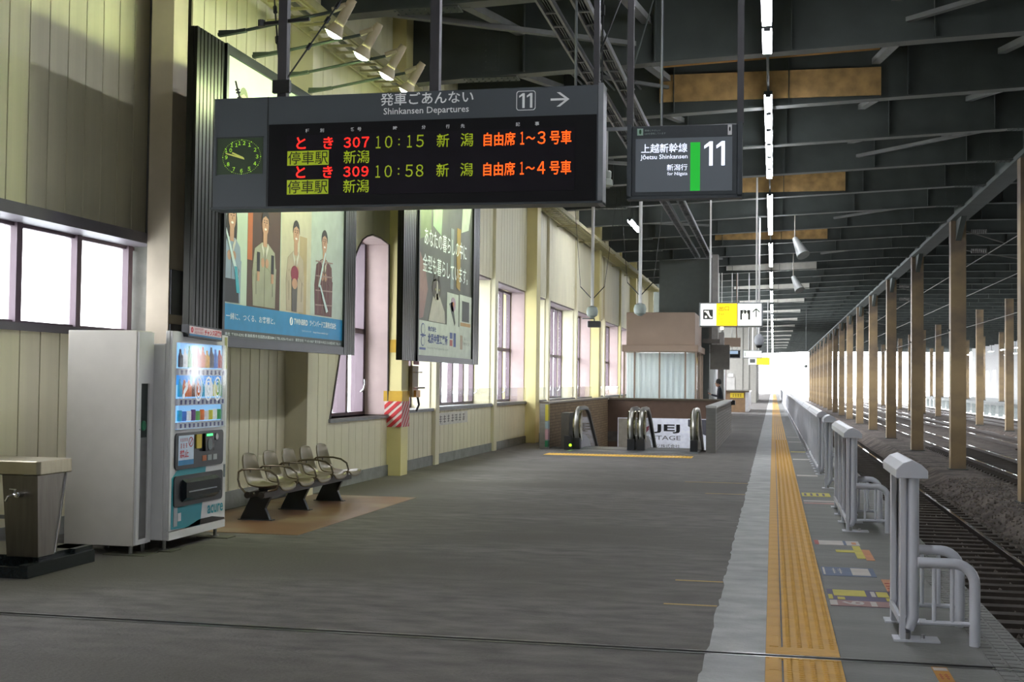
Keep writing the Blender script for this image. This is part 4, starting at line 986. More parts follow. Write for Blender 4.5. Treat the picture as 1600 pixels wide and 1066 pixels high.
# ================================================================ DRINKING FOUNTAIN
def fountain():
    t = thing('drinking_fountain', 'stainless steel drinking fountain with tapered body on a black stone plinth', 'drinking fountain', (-5.9, 8.7, 0))
    MB().prism([(-6.5, 8.47), (-5.41, 8.47), (-5.39, 8.5), (-5.39, 8.92), (-5.42, 8.96), (-6.5, 8.96)], 'z', .745, .852).build('top_slab', M('brushed_steel_top', 'a8a08a', .32, 1.0, var=.08, stretch=(1, 6, 1)), t, bevel=.008)
    m = MB(); T = [(-5.72, 8.5), (-5.42, 8.5), (-5.42, 8.88), (-5.72, 8.88)]; B = [(-5.665, 8.5), (-5.40, 8.5), (-5.40, 8.72), (-5.665, 8.72)]
    m.v += [Vector((x, y, .13)) for x, y in B] + [Vector((x, y, .745)) for x, y in T]
    m.f += [(0, 3, 2, 1), (4, 5, 6, 7)] + [(i, (i+1) % 4, 4+(i+1) % 4, 4+i) for i in range(4)]
    m.build('body', M('brushed_steel_body', '6d6860', .35, 1.0, var=.12, scale=3, stretch=(8, 8, 1)), t, bevel=.004)
    MB().bar((-5.398, 8.725, .14), (-5.418, 8.883, .74), .012, .02).build('edge_strip', chrome, t)
    # tap
    tp = MB().cyl((-5.55, 8.5, .60), (-5.55, 8.44, .60), .022, n=12).cyl((-5.55, 8.45, .60), (-5.55, 8.42, .602), .016, n=12).build('tap', chrome, t, smooth=True)
    MB().tube([(-5.55, 8.43, .60), (-5.57, 8.41, .605), (-5.6, 8.4, .59), (-5.615, 8.395, .555)], .009, 8).build('spout', chrome, tp, smooth=True)
    MB().cyl((-5.56, 8.425, .605), (-5.56, 8.425, .64), .008, n=8).bar((-5.6, 8.42, .645), (-5.545, 8.43, .642), .012, .008).build('lever', chrome, tp)
    gr = M('polished_black_granite', '1c2122', .18, var=.3, scale=40)
    pl = MB().box(-6.3, -5.43, 8.55, 9.24, 0, .135).box(-5.62, -5.38, 8.98, 9.24, 0, .135).box(-5.43, -5.36, 8.3, 9.24, 0, .10).box(-6.3, -5.43, 8.3, 8.34, 0, .085).box(-6.3, -5.43, 8.34, 8.56, 0, .03).build('plinth', gr, t, bevel=.004)
    MB().cyl((-5.5, 8.36, .06), (-5.5, 8.36, .05), .02, n=10).cyl((-5.52, 8.42, .03), (-5.52, 8.42, .045), .03, n=12).build('drain', black_p, t)
    MB().box(-6.5, -5.72, 8.9, 8.93, .36, .39).build('rear_bar', silver_f, t)
fountain()
# ================================================================ SEATS
def seats():
    t = thing('bench_seating', 'row of five joined bronze bucket seats on black angled legs', 'bench', (-5.5, 13.6, 0))
    shell = M('bronze_seat_shell', '6e644f', .28, .35, var=.06); leg = M('black_cast_leg', '15191a', .4, var=.1)
    MB().box(-5.22, -5.16, 12.2, 14.93, .25, .31).box(-5.37, -5.32, 12.2, 14.93, .25, .31).build('beam', M('dark_brown_beam', '35302c', .4, .4), t)
    for i, y in enumerate((12.38, 13.48, 14.6)):
        MB().prism([(-5.38, .25), (-5.16, .25), (-5.22, .13), (-5.16, .0), (-5.50, .0), (-5.48, .05)], 'y', y-.03, y+.03).box(-5.52, -5.13, y-.045, y+.045, 0, .012).build('leg', leg, t, bevel=.006)
    # seat shell: profile (x forward, z) with width curvature
    prof = [(-.30, .365), (-.295, .30), (-.275, .22), (-.25, .12), (-.22, .055), (-.17, .02), (-.08, .005), (.02, .01), (.10, .025), (.155, .03), (.18, .01), (.185, -.03)]
    wid = [.15, .185, .205, .21, .215, .22, .225, .23, .23, .225, .215, .20]
    for i in range(5):
        y = 12.52+.545*i; m = MB(); n = 9; cx, cz = -5.20, .335
        for (px, pz), w_ in zip(prof, wid):
            for j in range(n):
                u = -1+2*j/(n-1); lift = .03*abs(u)**3
                back = px < -.2
                m.v.append(Vector((cx+px+(lift if back else 0), y+w_*u, cz+pz+(0 if back else lift) - (0.02*u*u if px == -.30 else 0))))
        for a in range(len(prof)-1):
            for j in range(n-1): k = a*n+j; m.f.append((k, k+1, k+n+1, k+n))
        o = m.build('seat', shell, t, smooth=True)
        sd = o.modifiers.new('thick', 'SOLIDIFY'); sd.thickness = .018; sd.offset = -1; ss = o.modifiers.new('sub', 'SUBSURF'); ss.levels = 1; ss.render_levels = 1
        MB().box(-5.33, -5.15, y-.08, y+.08, .305, .335).build('seat_mount', leg, t)
        MB().box(cx-.262, cx-.252, y-.02, y+.0, .49, .52).build('number_plate', M('dark_plate', '3a3632', .4), o)
        ya = y-.25
        path = [(-5.15, ya, .32), (-5.06, ya, .34), (-5.035, ya, .40), (-5.06, ya, .48), (-5.13, ya, .525), (-5.23, ya, .545), (-5.35, ya, .545), (-5.45, ya, .535), (-5.485, ya, .51)]
        if i == 0: path += [(-5.49, ya, .43), (-5.47, ya, .36), (-5.41, ya, .30), (-5.30, ya, .29)]
        MB().tube(path, .011, 8).build('armrest', M('bronze_tube', '7d7260', .25, .8), t, smooth=True)
    for x in (-5.19, -5.345): MB().cyl((x, 12.18, .28), (x, 12.2, .28), .035, n=12).build('end_cap', M('dark_brown_beam'), t)
seats()
# ================================================================ HAZARD STRIPES, CALL BOX, CALLIGRAPHY
X = -5.65
t = thing('hazard_wrap', 'red and white diagonal hazard sheet wrapped around the pillar', 'warning sheet', (X, 18.8, .76))
MB().box(-5.93, X+.004, 18.665, 18.68, .76, 1.16).box(X, X+.006, 18.67, 19.06, .76, 1.16).build('sheet', M('sheet_white', 'c9b9ae', .5), t)
rd = M('sheet_red', 'b3262a', .5)
def clipz(P, lo, hi):
    for lim, sg in ((lo, 1), (hi, -1)):
        o = []
        for i in range(len(P)):
            p, q = P[i-1], P[i]; a, b = (p[1]-lim)*sg, (q[1]-lim)*sg
            if a*b < 0: u = a/(a-b); o.append((p[0]+(q[0]-p[0])*u, lim))
            if b >= 0: o.append(q)
        P = o
        if not P: return P
    return P
for k in range(-4, 5):
    a0 = .78+.125*k
    cl = clipz([(-5.93, a0), (X, a0+.25), (X, a0+.32), (-5.93, a0+.07)], .76, 1.16)
    if len(cl) > 2: MB().prism(cl, 'y', 18.66, 18.665).build('stripe', rd, t)
    cl = clipz([(18.67, a0), (19.06, a0+.36), (19.06, a0+.43), (18.67, a0+.07)], .76, 1.16)
    if len(cl) > 2: MB().prism(cl, 'x', X+.006, X+.008).build('stripe', rd, t)
for z0, z1 in ((1.16, 1.32), (1.92, 2.12)):
    tag(MB().box(-5.95, X+.003, 18.67, 19.06, z0, z1).build('pillar_band', M('ochre_band_paint', 'b8911c', .5)), '%s ochre painted band on the pillar %s the hazard sheet' % (('Lower', 'just above') if z0 < 1.5 else ('Upper', 'high above')), 'band')
t = thing('call_box', 'small wall call box with silver bars beside the striped pillar', 'call box', (-5.6, 19.2, 1.2))
MB().box(-5.9, -5.6, 19.06, 19.4, 1.22, 1.72).build('box', M('beige_box', 'a08c6c', .5), t)
MB().tube([(-5.6, 19.1, 1.62), (-5.53, 19.1, 1.62), (-5.53, 19.35, 1.62), (-5.6, 19.35, 1.62)], .012, 6).tube([(-5.6, 19.1, 1.37), (-5.5, 19.1, 1.37), (-5.5, 19.4, 1.37), (-5.6, 19.4, 1.37)], .015, 6).build('guard_bar', chrome, t, smooth=True)
MB().box(-5.6, -5.56, 19.15, 19.38, 1.22, 1.33).build('orange_unit', M('orange_unit', 'b87a20', .4), t)
MB().box(-5.6, -5.59, 19.1, 19.4, 1.74, 1.86).build('red_sign', M('faded_red_sign', '93505a', .5), t)
MB().tube([(-5.58, 19.3, 1.22), (-5.57, 19.35, 1.1), (-5.6, 19.3, 1.0)], .02, 6).build('cord', black_p, t)
t = thing('paper_notice', 'long white paper notice with black brush characters under the window sill', 'notice', (-5.92, 22.4, .7))
MB().box(-5.888, -5.882, 21.62, 23.9, .68, .9).build('paper', M('notice_paper', 'c8c4ba', .6), t)
strokes('x', -5.878, 21.7, 23.7, .71, .87, M('brush_ink', '55504c', .7), t, 7)
# ================================================================ PLATFORM GATES
def gate(y0, y1, posts, rails, lab, cap=True):
    X = .8
    t = thing('safety_fence', lab, 'barrier', (X, (y0+y1)/2, 0), 'white barriers along the platform edge')
    prof = [(X-.125, .955), (X+.125, .955), (X+.125, 1.0), (X+.045, 1.07), (X-.0, 1.085), (X-.045, 1.07), (X-.125, 1.0)]
    prof = [(X-.09, .955), (X+.09, .955), (X+.09, 1.0), (X+.055, 1.035), (X+.0, 1.062), (X-.05, 1.045), (X-.09, 1.005)]
    MB().prism(prof, 'y', y0, y1).build('cap', gate_w, t, bevel=.004)
    for y in posts:
        MB().box(X-.062, X-.032, y-.03, y+.06, .01, .955).box(X-.032, X-.0, y+.005, y+.02, .01, .955).build('plate_post', gate_w, t)
        MB().tube([(X-.015, y, .07), (X-.003, y, .1), (X+.012, y, .14), (X+.012, y, .955)], .034, 14).build('round_post', gate_w, t, smooth=True)
        MB().box(X-.1, X+.16, y-.06, y+.10, 0, .012).build('base_plate', gate_w, t); MB().cyl((X-.02, y-.02, .012), (X-.02, y-.02, .05), .014, n=8).cyl((X+.07, y+.02, .012), (X+.07, y+.02, .035), .012, n=8).build('bolt', stain, t)
    MB().box(X-.07, X-.05, posts[0], posts[-1], .1, .14).build('bottom_rail', gate_w, t)
    for y in rails:
        r = [(X+.03, y, .47), (X+.23, y, .47)]+[(X+.23+.115*math.sin(a), y, .355+.115*math.cos(a)) for a in [math.radians(15*k) for k in range(1, 7)]]+[(X+.345, y, .0)]
        MB().tube(r, .031, 12).build('bent_rail', gate_w, t, smooth=True)
        MB().cyl((X+.04, y, .125), (X+.33, y, .125), .014, n=8).build('cross_rail', gate_w, t, smooth=True)
        for x in (X+.12, X+.22): MB().cyl((x, y, .125), (x, y, .45), .012, n=8).build('baluster', gate_w, t, smooth=True)
    return t
gate(7.66, 8.55, (7.72, 8.30), (7.64, 8.24), 'Nearest white barrier with two bent rails toward the track')
gate(13.2, 15.95, (13.25, 14.1, 14.9, 15.75), (13.2, 14.2), 'Second white barrier with cap and two bent rails, standing alone')
gate(18.45, 19.0, (18.6,), (18.6, 18.85), 'Third and short white barrier, before the long row of barriers')
y = 21.3; k = 0
while y < 140:
    L_ = 5.4 if k < 6 else 10.8; n = 8 if k < 6 else 10
    gate(y, y+L_-.25, [y+.1+i*(L_-.45)/(n-1) for i in range(n)], (), '%s segment of the long white barrier row running to the platform end' % (['First']+[ordn(j).capitalize() for j in range(1, 20)])[k])
    y += L_; k += 1
# floor stickers
def stick(lab, x0, x1, y0, y1, m_, parts=(), cat='floor sticker', texts=()):
    t = tag(MB().box(x0, x1, y0, y1, .002, .004).build('floor_sticker', m_), lab, cat)
    for pi_, (a, b, c, d, mm) in enumerate(parts): MB().box(a, b, c, d, .004, .005+.0002*pi_).build('colour_block', mm, t)
    for body, a, b, c, d, mm, ro in texts:
        if body != '6': strokes('z', .0055, a, b, c, d, mm, t, 2, 7)
        else: text(body, 'z', .0085, a, b, c, d, mm, t, rot=ro, bold=.02)
    return t
W = M('sticker_white', 'b0a8a2', .6); Yl = M('sticker_yellow', 'b8aa35', .6); Og = M('sticker_orange', 'b8784c', .6); Bl = M('sticker_slate_blue', '4d5b78', .6); Pu = M('sticker_purple', '483c5c', .6); Pk = M('sticker_pink', '8f6a66', .6); Rd = M('sticker_red', 'a04038', .6)
stick('Long white floor sticker with a red end below the second barrier', .39, .80, 12.08, 12.4, W, ((.39, .43, 12.08, 12.4, Rd), (.655, .68, 12.08, 12.4, Bl), (.73, .77, 12.15, 12.3, Og)))
stick('Yellow rectangle floor sticker with a thin yellow tail', .72, .79, 11.2, 12.05, Yl)
stick('Thin yellow pointer floor sticker left of the yellow rectangle', .56, .72, 11.58, 11.74, Yl)
stick('Orange floor sticker touching the yellow rectangle', .79, .86, 11.1, 11.8, Og)
stick('Slate blue floor sticker with a white panel', .39, .80, 10.15, 10.62, Bl, ((.62, .76, 10.2, 10.58, W), (.40, .415, 10.2, 10.58, W)), texts=(('乗車', .46, .56, 10.24, 10.55, W, 0),))
stick('Orange striped floor sticker just behind the nearest barrier', .82, .89, 9.2, 10.05, Og, tuple((.83, .88, 9.35+.12*i, 9.39+.12*i, Rd) for i in range(5)))
stick('Large yellow, purple and pink floor sticker nearest the barrier', .39, .88, 8.78, 9.48, Pu, ((.43, .655, 9.2, 9.46, Yl), (.39, .42, 9.05, 9.24, Yl), (.69, .72, 9.2, 9.42, W), (.73, .81, 9.2, 9.42, Yl), (.39, .88, 8.78, 9.0, Pk), (.39, .44, 8.8, 9.0, W), (.66, .70, 8.8, 8.98, W), (.45, .5, 9.04, 9.14, Yl), (.78, .82, 9.04, 9.16, Yl)), texts=(('6', .47, .62, 8.82, 8.97, W, math.pi/2),))
stick('Yellow-orange floor sticker at the bottom right edge near the camera', .83, .91, 6.3, 7.02, M('sticker_amber', 'b07c30', .6), ((.835, .905, 6.93, 7.0, W),), texts=(('乗車', .84, .9, 6.72, 6.86, Rd, 0), ('位置', .84, .9, 6.5, 6.64, Rd, 0)))
stick('Yellow dotted floor sticker beside the second barrier far end', .39, .76, 17.2, 17.75, Yl, tuple((.42+.08*i, .45+.08*i, 17.3, 17.65, Pu) for i in range(4)))
stick('White double line floor sticker beyond the second barrier', .39, .78, 16.45, 16.6, W); stick('Pinkish line floor sticker in front of the white double line', .39, .78, 16.15, 16.3, M('sticker_rose', 'a87f78', .6))
for i, (ya, m_, n_) in enumerate(((20.9, W, 'white'), (25.4, W, 'white'), (28.2, Yl, 'yellowish'), (33, W, 'white'), (36, W, 'white'))): stick('%s %s strip sticker across the outer platform edge' % (ordn(i+1).capitalize() if i else 'First', n_), .39, .72, ya, ya+.3, m_)
# ================================================================ ESCALATOR WELL
bi = brickmat('brown_inner_brick', '8d7656', '7a6448', '5e4e3a', rot=1); bo = brickmat('pale_outer_brick', '9a9690', '8b8781', '6e6a66', rot=1)
pit = MB().box(-5.05, -4.93, 28.2, 38.1, -5.6, -.3).box(-1.4, -1.28, 28.2, 38.1, -5.6, -.3).box(-4.93, -1.4, 37.95, 38.1, -5.6, 0)
pit.prism([(28.3, -.3), (28.3, -.7), (37.95, -6.0), (37.95, -5.6)], 'x', -4.93, -1.4)
pit.build('stairwell_pit', concrete, kind='structure')
t = thing('parapet', 'left brick parapet of the escalator well with a metal end panel and stickers', 'parapet', (-5.0, 32.7, 0))
MB().box(-5.06, -4.93, 27.6, 38, 0, 1.0).box(-4.95, -4.925, 28.3, 38, -3, 0).build('brick_wall', bi, t); MB().box(-5.1, -4.9, 27.45, 38.2, 1.0, 1.04).build('coping', M('bronze_coping', '6a6257', .3, .6), t)
MB().box(-5.09, -4.9, 27.4, 27.6, 0, 1.0).build('end_panel', stain, t)
for z0, z1, c in ((.62, .98, 'b5a832'), (.45, .60, '8fa4ac'), (.2, .43, 'b28a8e'), (.04, .18, '2a7a50')): MB().box(-4.9, -4.896, 27.42, 27.58, z0, z1).box(-4.965, -4.9, 27.396, 27.4, z0, z1).build('warning_sticker', M('warn_'+c, c, .5), t)
t = thing('parapet', 'right pale brick parapet of the escalator well with a steel end panel', 'parapet', (-1.3, 32.7, 0))
MB().box(-1.38, -1.22, 27.4, 38, 0, .97).box(-1.41, -1.38, 28.3, 38, -3, 0).build('brick_wall', bo, t); MB().box(-1.42, -1.19, 27.2, 38.2, .97, 1.01).build('coping', M('white_coping', 'b0b0ac', .35, .3), t); MB().box(-1.41, -1.20, 27.2, 27.4, 0, .97).build('end_panel', stain, t)
MB().box(-1.28, -1.1, 37.6, 37.9, .86, 1.0).build('wall_box', black_p, t)
t = thing('parapet', 'dark brown rear parapet closing the escalator well', 'parapet', (-3.2, 38.05, 0))
MB().box(-4.9, -1.42, 37.97, 38.15, 0, .97).box(-4.93, -1.4, 37.92, 37.96, .42, .97).box(-4.93, -4.62, 37.92, 37.96, -2, .42).box(-1.9, -1.4, 37.92, 37.96, -2, .42).build('panel', M('dark_brown_panel', '5a463a', .45, var=.1), t); MB().box(-4.89, -1.43, 37.85, 38.2, .97, 1.02).build('coping', M('bronze_coping'), t)
t = thing('advert_panel', 'white advertising panel with bold black letters at the back of the escalator well', 'sign', (-3.4, 37.9, -.6))
MB().box(-4.62, -1.9, 37.88, 37.92, -1.4, .42).build('panel', M('advert_white_glow', 'c6c9d4', .5, emit=.45), t)  # slight emission added to brighten the panel, its grey area too
bk = M('advert_black', '15151a', .5); A = 37.875
MB().box(-4.6, -4.0, 37.87, 37.88, -1.4, .4).build('grey_area', M('advert_grey_glow', '9a958a', .5, emit=.2), t)
text('JEJ', 'y', A, -3.52, -2.74, -.03, .24, bk, t, bold=.025); text('JEJASTAGE', 'y', A, -4.1, -2.72, -.27, -.1, M('advert_grey_letter', '77797e', .5), t, bold=.01)
text('JEJアステージ株式会社', 'y', A, -4.2, -2.74, -.48, -.36, M('advert_dark_letter', '34363c', .5), t)
MB().prism([(-3.95, .03), (-3.62, .22), (-3.7, .08), (-3.6, .16), (-3.75, -.02)], 'y', A-.005, A).build('red_swoosh', M('advert_red', 'b03050', .5), t)
MB().prism([(-2.5, .4), (-1.9, .4), (-1.9, -.1), (-2.15, 0), (-2.5, .2)], 'y', A-.004, A).build('picture_patch', M('advert_picture', '50505a', .5), t)
def escalator(x0, x1, lab):
    t = thing('escalator', lab, 'escalator', ((x0+x1)/2, 28, 0))
    hr = M('worn_rubber_handrail', '8c8a84', .3, .7); sk = stain
    for xs in (x0, x1):
        path = []
        for a in range(-90, 91, 15): path.append((xs, 27.75-.38*math.cos(math.radians(a)), .52+.38*math.sin(math.radians(a))))
        path += [(xs, 28.6, .90), (xs, 28.9, .88), (xs, 29.2, .78), (xs, 37.5, .78-8.3*.577)]
        MB().tube(path, .05, 8).build('handrail', hr, t, smooth=True)
        gp = [(27.75, .16), (27.75, .86)] ; gp = [(27.75-.33*math.cos(math.radians(a)), .52+.33*math.sin(math.radians(a))) for a in range(-90, 91, 30)]+[(28.6, .85), (28.9, .83), (29.2, .72), (37.3, .72-8.1*.577), (37.3, .15-8.1*.577), (28.9, .15)]
        MB().prism(gp, 'x', xs-.008, xs+.008).build('glass_panel', clear, t)
        MB().prism([(27.45, 0), (27.45, .22), (27.6, .3), (28.3, .3), (29, .15), (37.3, .15-8.3*.577), (37.3, -.5-8.3*.577), (29, -.4), (28.3, 0)], 'x', xs-.06, xs+.06).build('skirt', sk, t)
        MB().prism([(27.75-.35*math.cos(math.radians(a)), .52+.35*math.sin(math.radians(a))) for a in range(-80, 86, 15)]+[(27.72, .2)], 'x', xs-.085, xs+.085).build('newel_cover', M('brushed_newel', 'b5ad8c', .22, 1.0), t)
        MB().box(xs-.08, xs+.08, 27.38, 27.6, 0, .25).build('newel_base', black_p, t)
    m = MB()
    for k in range(24):
        y = 28.5+.4*k; z = -.231*k
        m.box(x0+.07, x1-.07, y, y+.4, z-.25, z)
    m.build('step', M('escalator_step_grey', '4a4b4c', .5, .4), t)
    MB().box(x0-.2 if False else x0+.06, x1-.06, 27.5, 28.5, .006, .014).build('comb_plate', silver_f, t)
escalator(-4.26, -3.05, 'Left escalator with glass sides and steel newels going down')
escalator(-2.83, -1.68, 'Right escalator with glass sides and steel newels going down')
t = thing('light_post', 'small black sensor post with a green lamp at the left escalator', 'sensor post', (-4.42, 27.25, 0))
MB().box(-4.5, -4.34, 27.2, 27.34, 0, .3).build('body', black_p, t); MB().cyl((-4.36, 27.2, .1), (-4.36, 27.185, .1), .03, n=10).build('lamp', em('green_lamp', '9aff20', 3), t)
MB().box(-4.62, -4.44, 27.5, 28.2, 0, .8).build('side_plate', M('dark_side_plate', '4d4a44', .4, .5), t)
# ================================================================ KIOSK, SHAFT, FAR BLOCKS
br = M('brown_kiosk_panel', '8c7868', .5, var=.06, scale=2)
t = thing('waiting_room', 'brown glazed cabin with white curtains behind the escalator well', 'cabin', (-3.7, 44, 0))
MB().box(-4.86, -2.56, 42.0, 45.9, 2.75, 3.86).build('upper_box', br, t, bevel=.02); MB().box(-5.0, -2.44, 41.85, 46, 2.53, 2.76).build('canopy_band', br, t, bevel=.02)
MB().box(-4.95, -2.5, 42.0, 42.1, 0, .75).box(-4.95, -2.5, 45.8, 45.9, 0, 2.53).box(-4.95, -2.5, 42, 45.9, 0, .05).build('lower_panel', br, t)
for x in (-4.95, -4.6, -3.76, -2.9, -2.55): ibox('mullion', br, t, x, x+.05, 42.0, 42.1, .75, 2.53)
for x0, x1 in ((-4.9, -4.6), (-4.55, -3.76), (-3.71, -2.9), (-2.85, -2.55)): ibox('pane', clear, t, x0, x1, 42.04, 42.05, .75, 2.53)
for yy in (43.3, 44.6): ibox('mullion', br, t, -2.55, -2.5, yy, yy+.06, .05, 2.53)
for ya, yb in ((42.1, 43.3), (43.36, 44.6), (44.66, 45.8)): ibox('pane', clear, t, -2.53, -2.52, ya, yb, .05, 2.53)
CURT = bpy.data.materials.new('pale_translucent_curtain'); CURT.use_nodes = True
_n = CURT.node_tree.nodes; _l = CURT.node_tree.links; _t = _n.new('ShaderNodeBsdfTranslucent'); _m = _n.new('ShaderNodeMixShader'); _z = _n.new('ShaderNodeTexNoise'); _r = _n.new('ShaderNodeValToRGB')
_r.color_ramp.elements[0].color = (.62, .70, .70, 1); _r.color_ramp.elements[1].color = (.78, .84, .84, 1); _l.new(_z.outputs[0], _r.inputs[0]); _l.new(_r.outputs[0], _t.inputs[0]); _l.new(_r.outputs[0], _n['Principled BSDF'].inputs['Base Color'])
_l.new(_n['Principled BSDF'].outputs[0], _m.inputs[1]); _l.new(_t.outputs[0], _m.inputs[2]); _l.new(_m.outputs[0], _n['Material Output'].inputs[0])
cu = MB(); n = 60
for j in range(n+1):
    x = -4.88+2.3*j/n; yv = 42.35+.04*math.sin(j*1.3); cu.v += [Vector((x, yv, .8)), Vector((x, yv, 2.5))]
cu.f = [(2*j, 2*j+2, 2*j+3, 2*j+1) for j in range(n)]
cu.build('curtain', CURT, t, smooth=True)
MB().box(-4.6, -2.9, 43.6, 44.2, 2.44, 2.49).build('curtain_backlight', em('curtain_backlight_glow', 'e8f4ff', 14), t)  # unseen glowing panel added to light the curtains from behind
tag(MB().box(-4.1, -2.3, 46.3, 50, 0, 6.04).box(-4.15, -4.1, 46.3, 50, 0, 6.04).build('elevator_shaft', M('grey_green_shaft', '5a605c', .6, var=.05)), 'tall grey shaft rising to the roof behind the brown cabin', 'shaft')
tag(MB().box(-2.3, -2.0, 46.5, 46.9, 2.6, 6.25).box(-2.0, -1.8, 47, 47.4, 0, 3.4).build('service_duct', M('pale_duct', '9a9690', .6)), 'narrow pale duct beside the tall grey shaft', 'duct')
t = thing('stair_house', 'grey ribbed wall block with a door far along the platform', 'building block', (-2.9, 88, 0))
MB().box(-4.6, -1.32, 100, 120, 0, 6.2).build('wall', M('grey_block_wall', '77756e', .7, var=.06), t); ibox('door', M('grey_door', '85837e', .5), t, -3.6, -2.95, 99.95, 100, .1, 1.95)
m = MB()
for x in (-3.95, -2.35, -1.85): m.box(x-.02, x+.02, 99.96, 100, 0, 6.2)
m.build('joint', M('block_joint', '4a4a46', .8), t); ibox('door_lamp', em('door_lamp_glow', 'f0f4ff', 1.2), t, -3.45, -3.1, 99.9, 99.95, 2.05, 2.25)
t = thing('stair_parapet', 'wood-brown parapet box with a yellow sign in the distance', 'parapet', (-1.9, 68, 0))
MB().box(-2.7, -1.38, 66.5, 74, .12, 1.05).box(-2.7, -1.38, 66.5, 74, 0, .12).build('body', M('wood_brown_panel', '7a6248', .5), t); MB().box(-1.42, -1.25, 66.4, 74, .02, 1.1).build('end_panel', M('pale_end_panel', 'a5a5a5', .4), t); MB().box(-2.75, -1.22, 66.35, 74.1, 1.05, 1.12).build('coping', M('bronze_coping'), t)
ibox('yellow_sign', M('sign_amber', 'c2a92e', .5, emit=.15), t, -2.2, -1.5, 66.46, 66.5, .75, 1.0); strokes('y', 66.45, -2.1, -1.6, .79, .96, M('advert_black'), t, 4, 8)
t = thing('glazed_passage', 'pale glazed wall strip beside the cabin', 'partition', (-2.1, 55, 0))
for k in range(4): ibox('panel', M('white_partition', 'b8babc', .5), t, -2.4, -2.32, 52+3*k, 54.2+3*k, 0, 2.6); ibox('post', M('red_brown_post', '6a3a34', .5), t, -2.42, -2.3, 54.3+3*k, 54.45+3*k, 0, 2.6)
# ---------------------------------------------------------------- hanging signs
def hsign(name, lab, x0, x1, y, z0, z1, face, top=6.4):
    t = thing(name, lab, 'sign', ((x0+x1)/2, y, z0)); MB().box(x0, x1, y, y+.22, z0, z1).build('housing', silver_f, t, bevel=.008)
    f = MB().box(x0+.03, x1-.03, y-.006, y, z0+.03, z1-.03).build('face', face, t)
    for x in (x0+.25, x1-.15): MB().cyl((x, y+.11, z1), (x, y+.11, top), .022, n=8).build('rod', white_p, t)
    return t, f
Y = 30.0
t, f = hsign('exit_sign', 'lit exit sign with escalator symbol, yellow centre and upward arrow', -1.73, -.245, Y, 2.84, 3.42, em('sign_white_glow', 'eef2ee', .95))
MB().box(-1.33, -.845, Y-.009, Y-.006, 2.865, 3.395).build('yellow_panel', em('sign_yellow_glow', 'ffd21a', .95), f); gk = M('sign_dark_grey', '3e403c', .5)
MB().box(-.845, -.83, Y-.009, Y-.006, 2.865, 3.395).build('divider', gk, f)
text('出口', 'y', Y-.012, -1.27, -1.03, 3.22, 3.33, M('sign_brown_letter', '6a5a20', .5), f)
text('Exit', 'y', Y-.012, -1.27, -1.14, 3.12, 3.17, M('sign_ochre_letter', 'b09a28', .5), f); text('出口', 'y', Y-.012, -1.25, -1.15, 3.02, 3.07, M('sign_ochre_letter'), f); text('나가는 곳 出口', 'y', Y-.012, -1.27, -.95, 2.92, 2.97, M('sign_ochre_letter'), f)
e = MB().box(-1.64, -1.41, Y-.009, Y-.006, 3.02, 3.25).build('escalator_symbol', gk, f); ww = em('symbol_white', 'f4f4e8', .9)
MB().bar((-1.61, Y-.011, 3.205), (-1.56, Y-.011, 3.205), .004, .03).bar((-1.565, Y-.011, 3.21), (-1.47, Y-.011, 3.07), .004, .035).bar((-1.475, Y-.011, 3.065), (-1.43, Y-.011, 3.065), .004, .03).bar((-1.525, Y-.011, 3.22), (-1.505, Y-.011, 3.14), .004, .028).box(-1.6, -1.55, Y-.013, Y-.009, 3.05, 3.1).build('symbol_figure', ww, e)
e = MB().box(-.77, -.54, Y-.009, Y-.006, 3.01, 3.24).build('elevator_symbol', gk, f); MB().box(-.73, -.585, Y-.012, Y-.009, 3.015, 3.15).box(-.71, -.68, Y-.012, Y-.009, 3.15, 3.185).box(-.635, -.605, Y-.012, Y-.009, 3.15, 3.185).prism([(-.715, 3.2), (-.675, 3.2), (-.695, 3.23)], 'y', Y-.012, Y-.009).prism([(-.64, 3.23), (-.6, 3.23), (-.62, 3.2)], 'y', Y-.012, Y-.009).build('symbol_cabin', ww, e)
MB().box(-.412, -.388, Y-.010, Y-.006, 3.07, 3.27).bar((-.48, Y-.009, 3.19), (-.4, Y-.009, 3.27), .004, .024).bar((-.32, Y-.009, 3.19), (-.4, Y-.009, 3.27), .004, .024).build('arrow', gk, f)
text('改札', 'y', Y-.012, -.46, -.36, 3.02, 3.06, M('sign_ochre_letter'), f)
MB().cyl((-1.2, Y+.1, 2.84), (-1.2, Y+.1, 2.78), .04, n=10).build('lamp', em('small_warm_lamp', 'fff2c0', 5), t)
t, f = hsign('hanging_sign', 'small plain white lit sign beyond the exit sign', -1.35, -.5, 58, 2.66, 3.02, em('sign_white_glow', 'eef2ee', .95), 7.6); MB().box(-1.28, -1.25, 57.98, 57.994, 2.73, 2.93).build('mark', gk, f)
t, f = hsign('hanging_sign', 'small yellow and white lit sign at the far end of the light line', -1.45, -.18, 76, 2.62, 3.08, MATS['sign_white_glow'], 7.6); MB().box(-.98, -.22, 75.98, 75.994, 2.65, 3.05).build('yellow_panel', MATS['sign_yellow_glow'], f); MB().box(-1.38, -1.05, 75.98, 75.994, 2.74, 2.98).build('symbol', gk, f)
for i, (x0, x1) in enumerate(((-2.5, -2.22), (-2.05, -1.42))):
    t, f = hsign('hanging_monitor', '%s dark hanging monitor left of the small white sign' % ('Narrow', 'Wide')[i], x0, x1, 56, 2.62, 2.98, M('monitor_black', '15181c', .2)); MB().box(x0+.12, x1-.1, 55.98, 55.994, 2.8, 2.94).build('bright_panel', em('monitor_image', '9ab0c8', .6), f)  # pale glowing block set on the dark monitor face
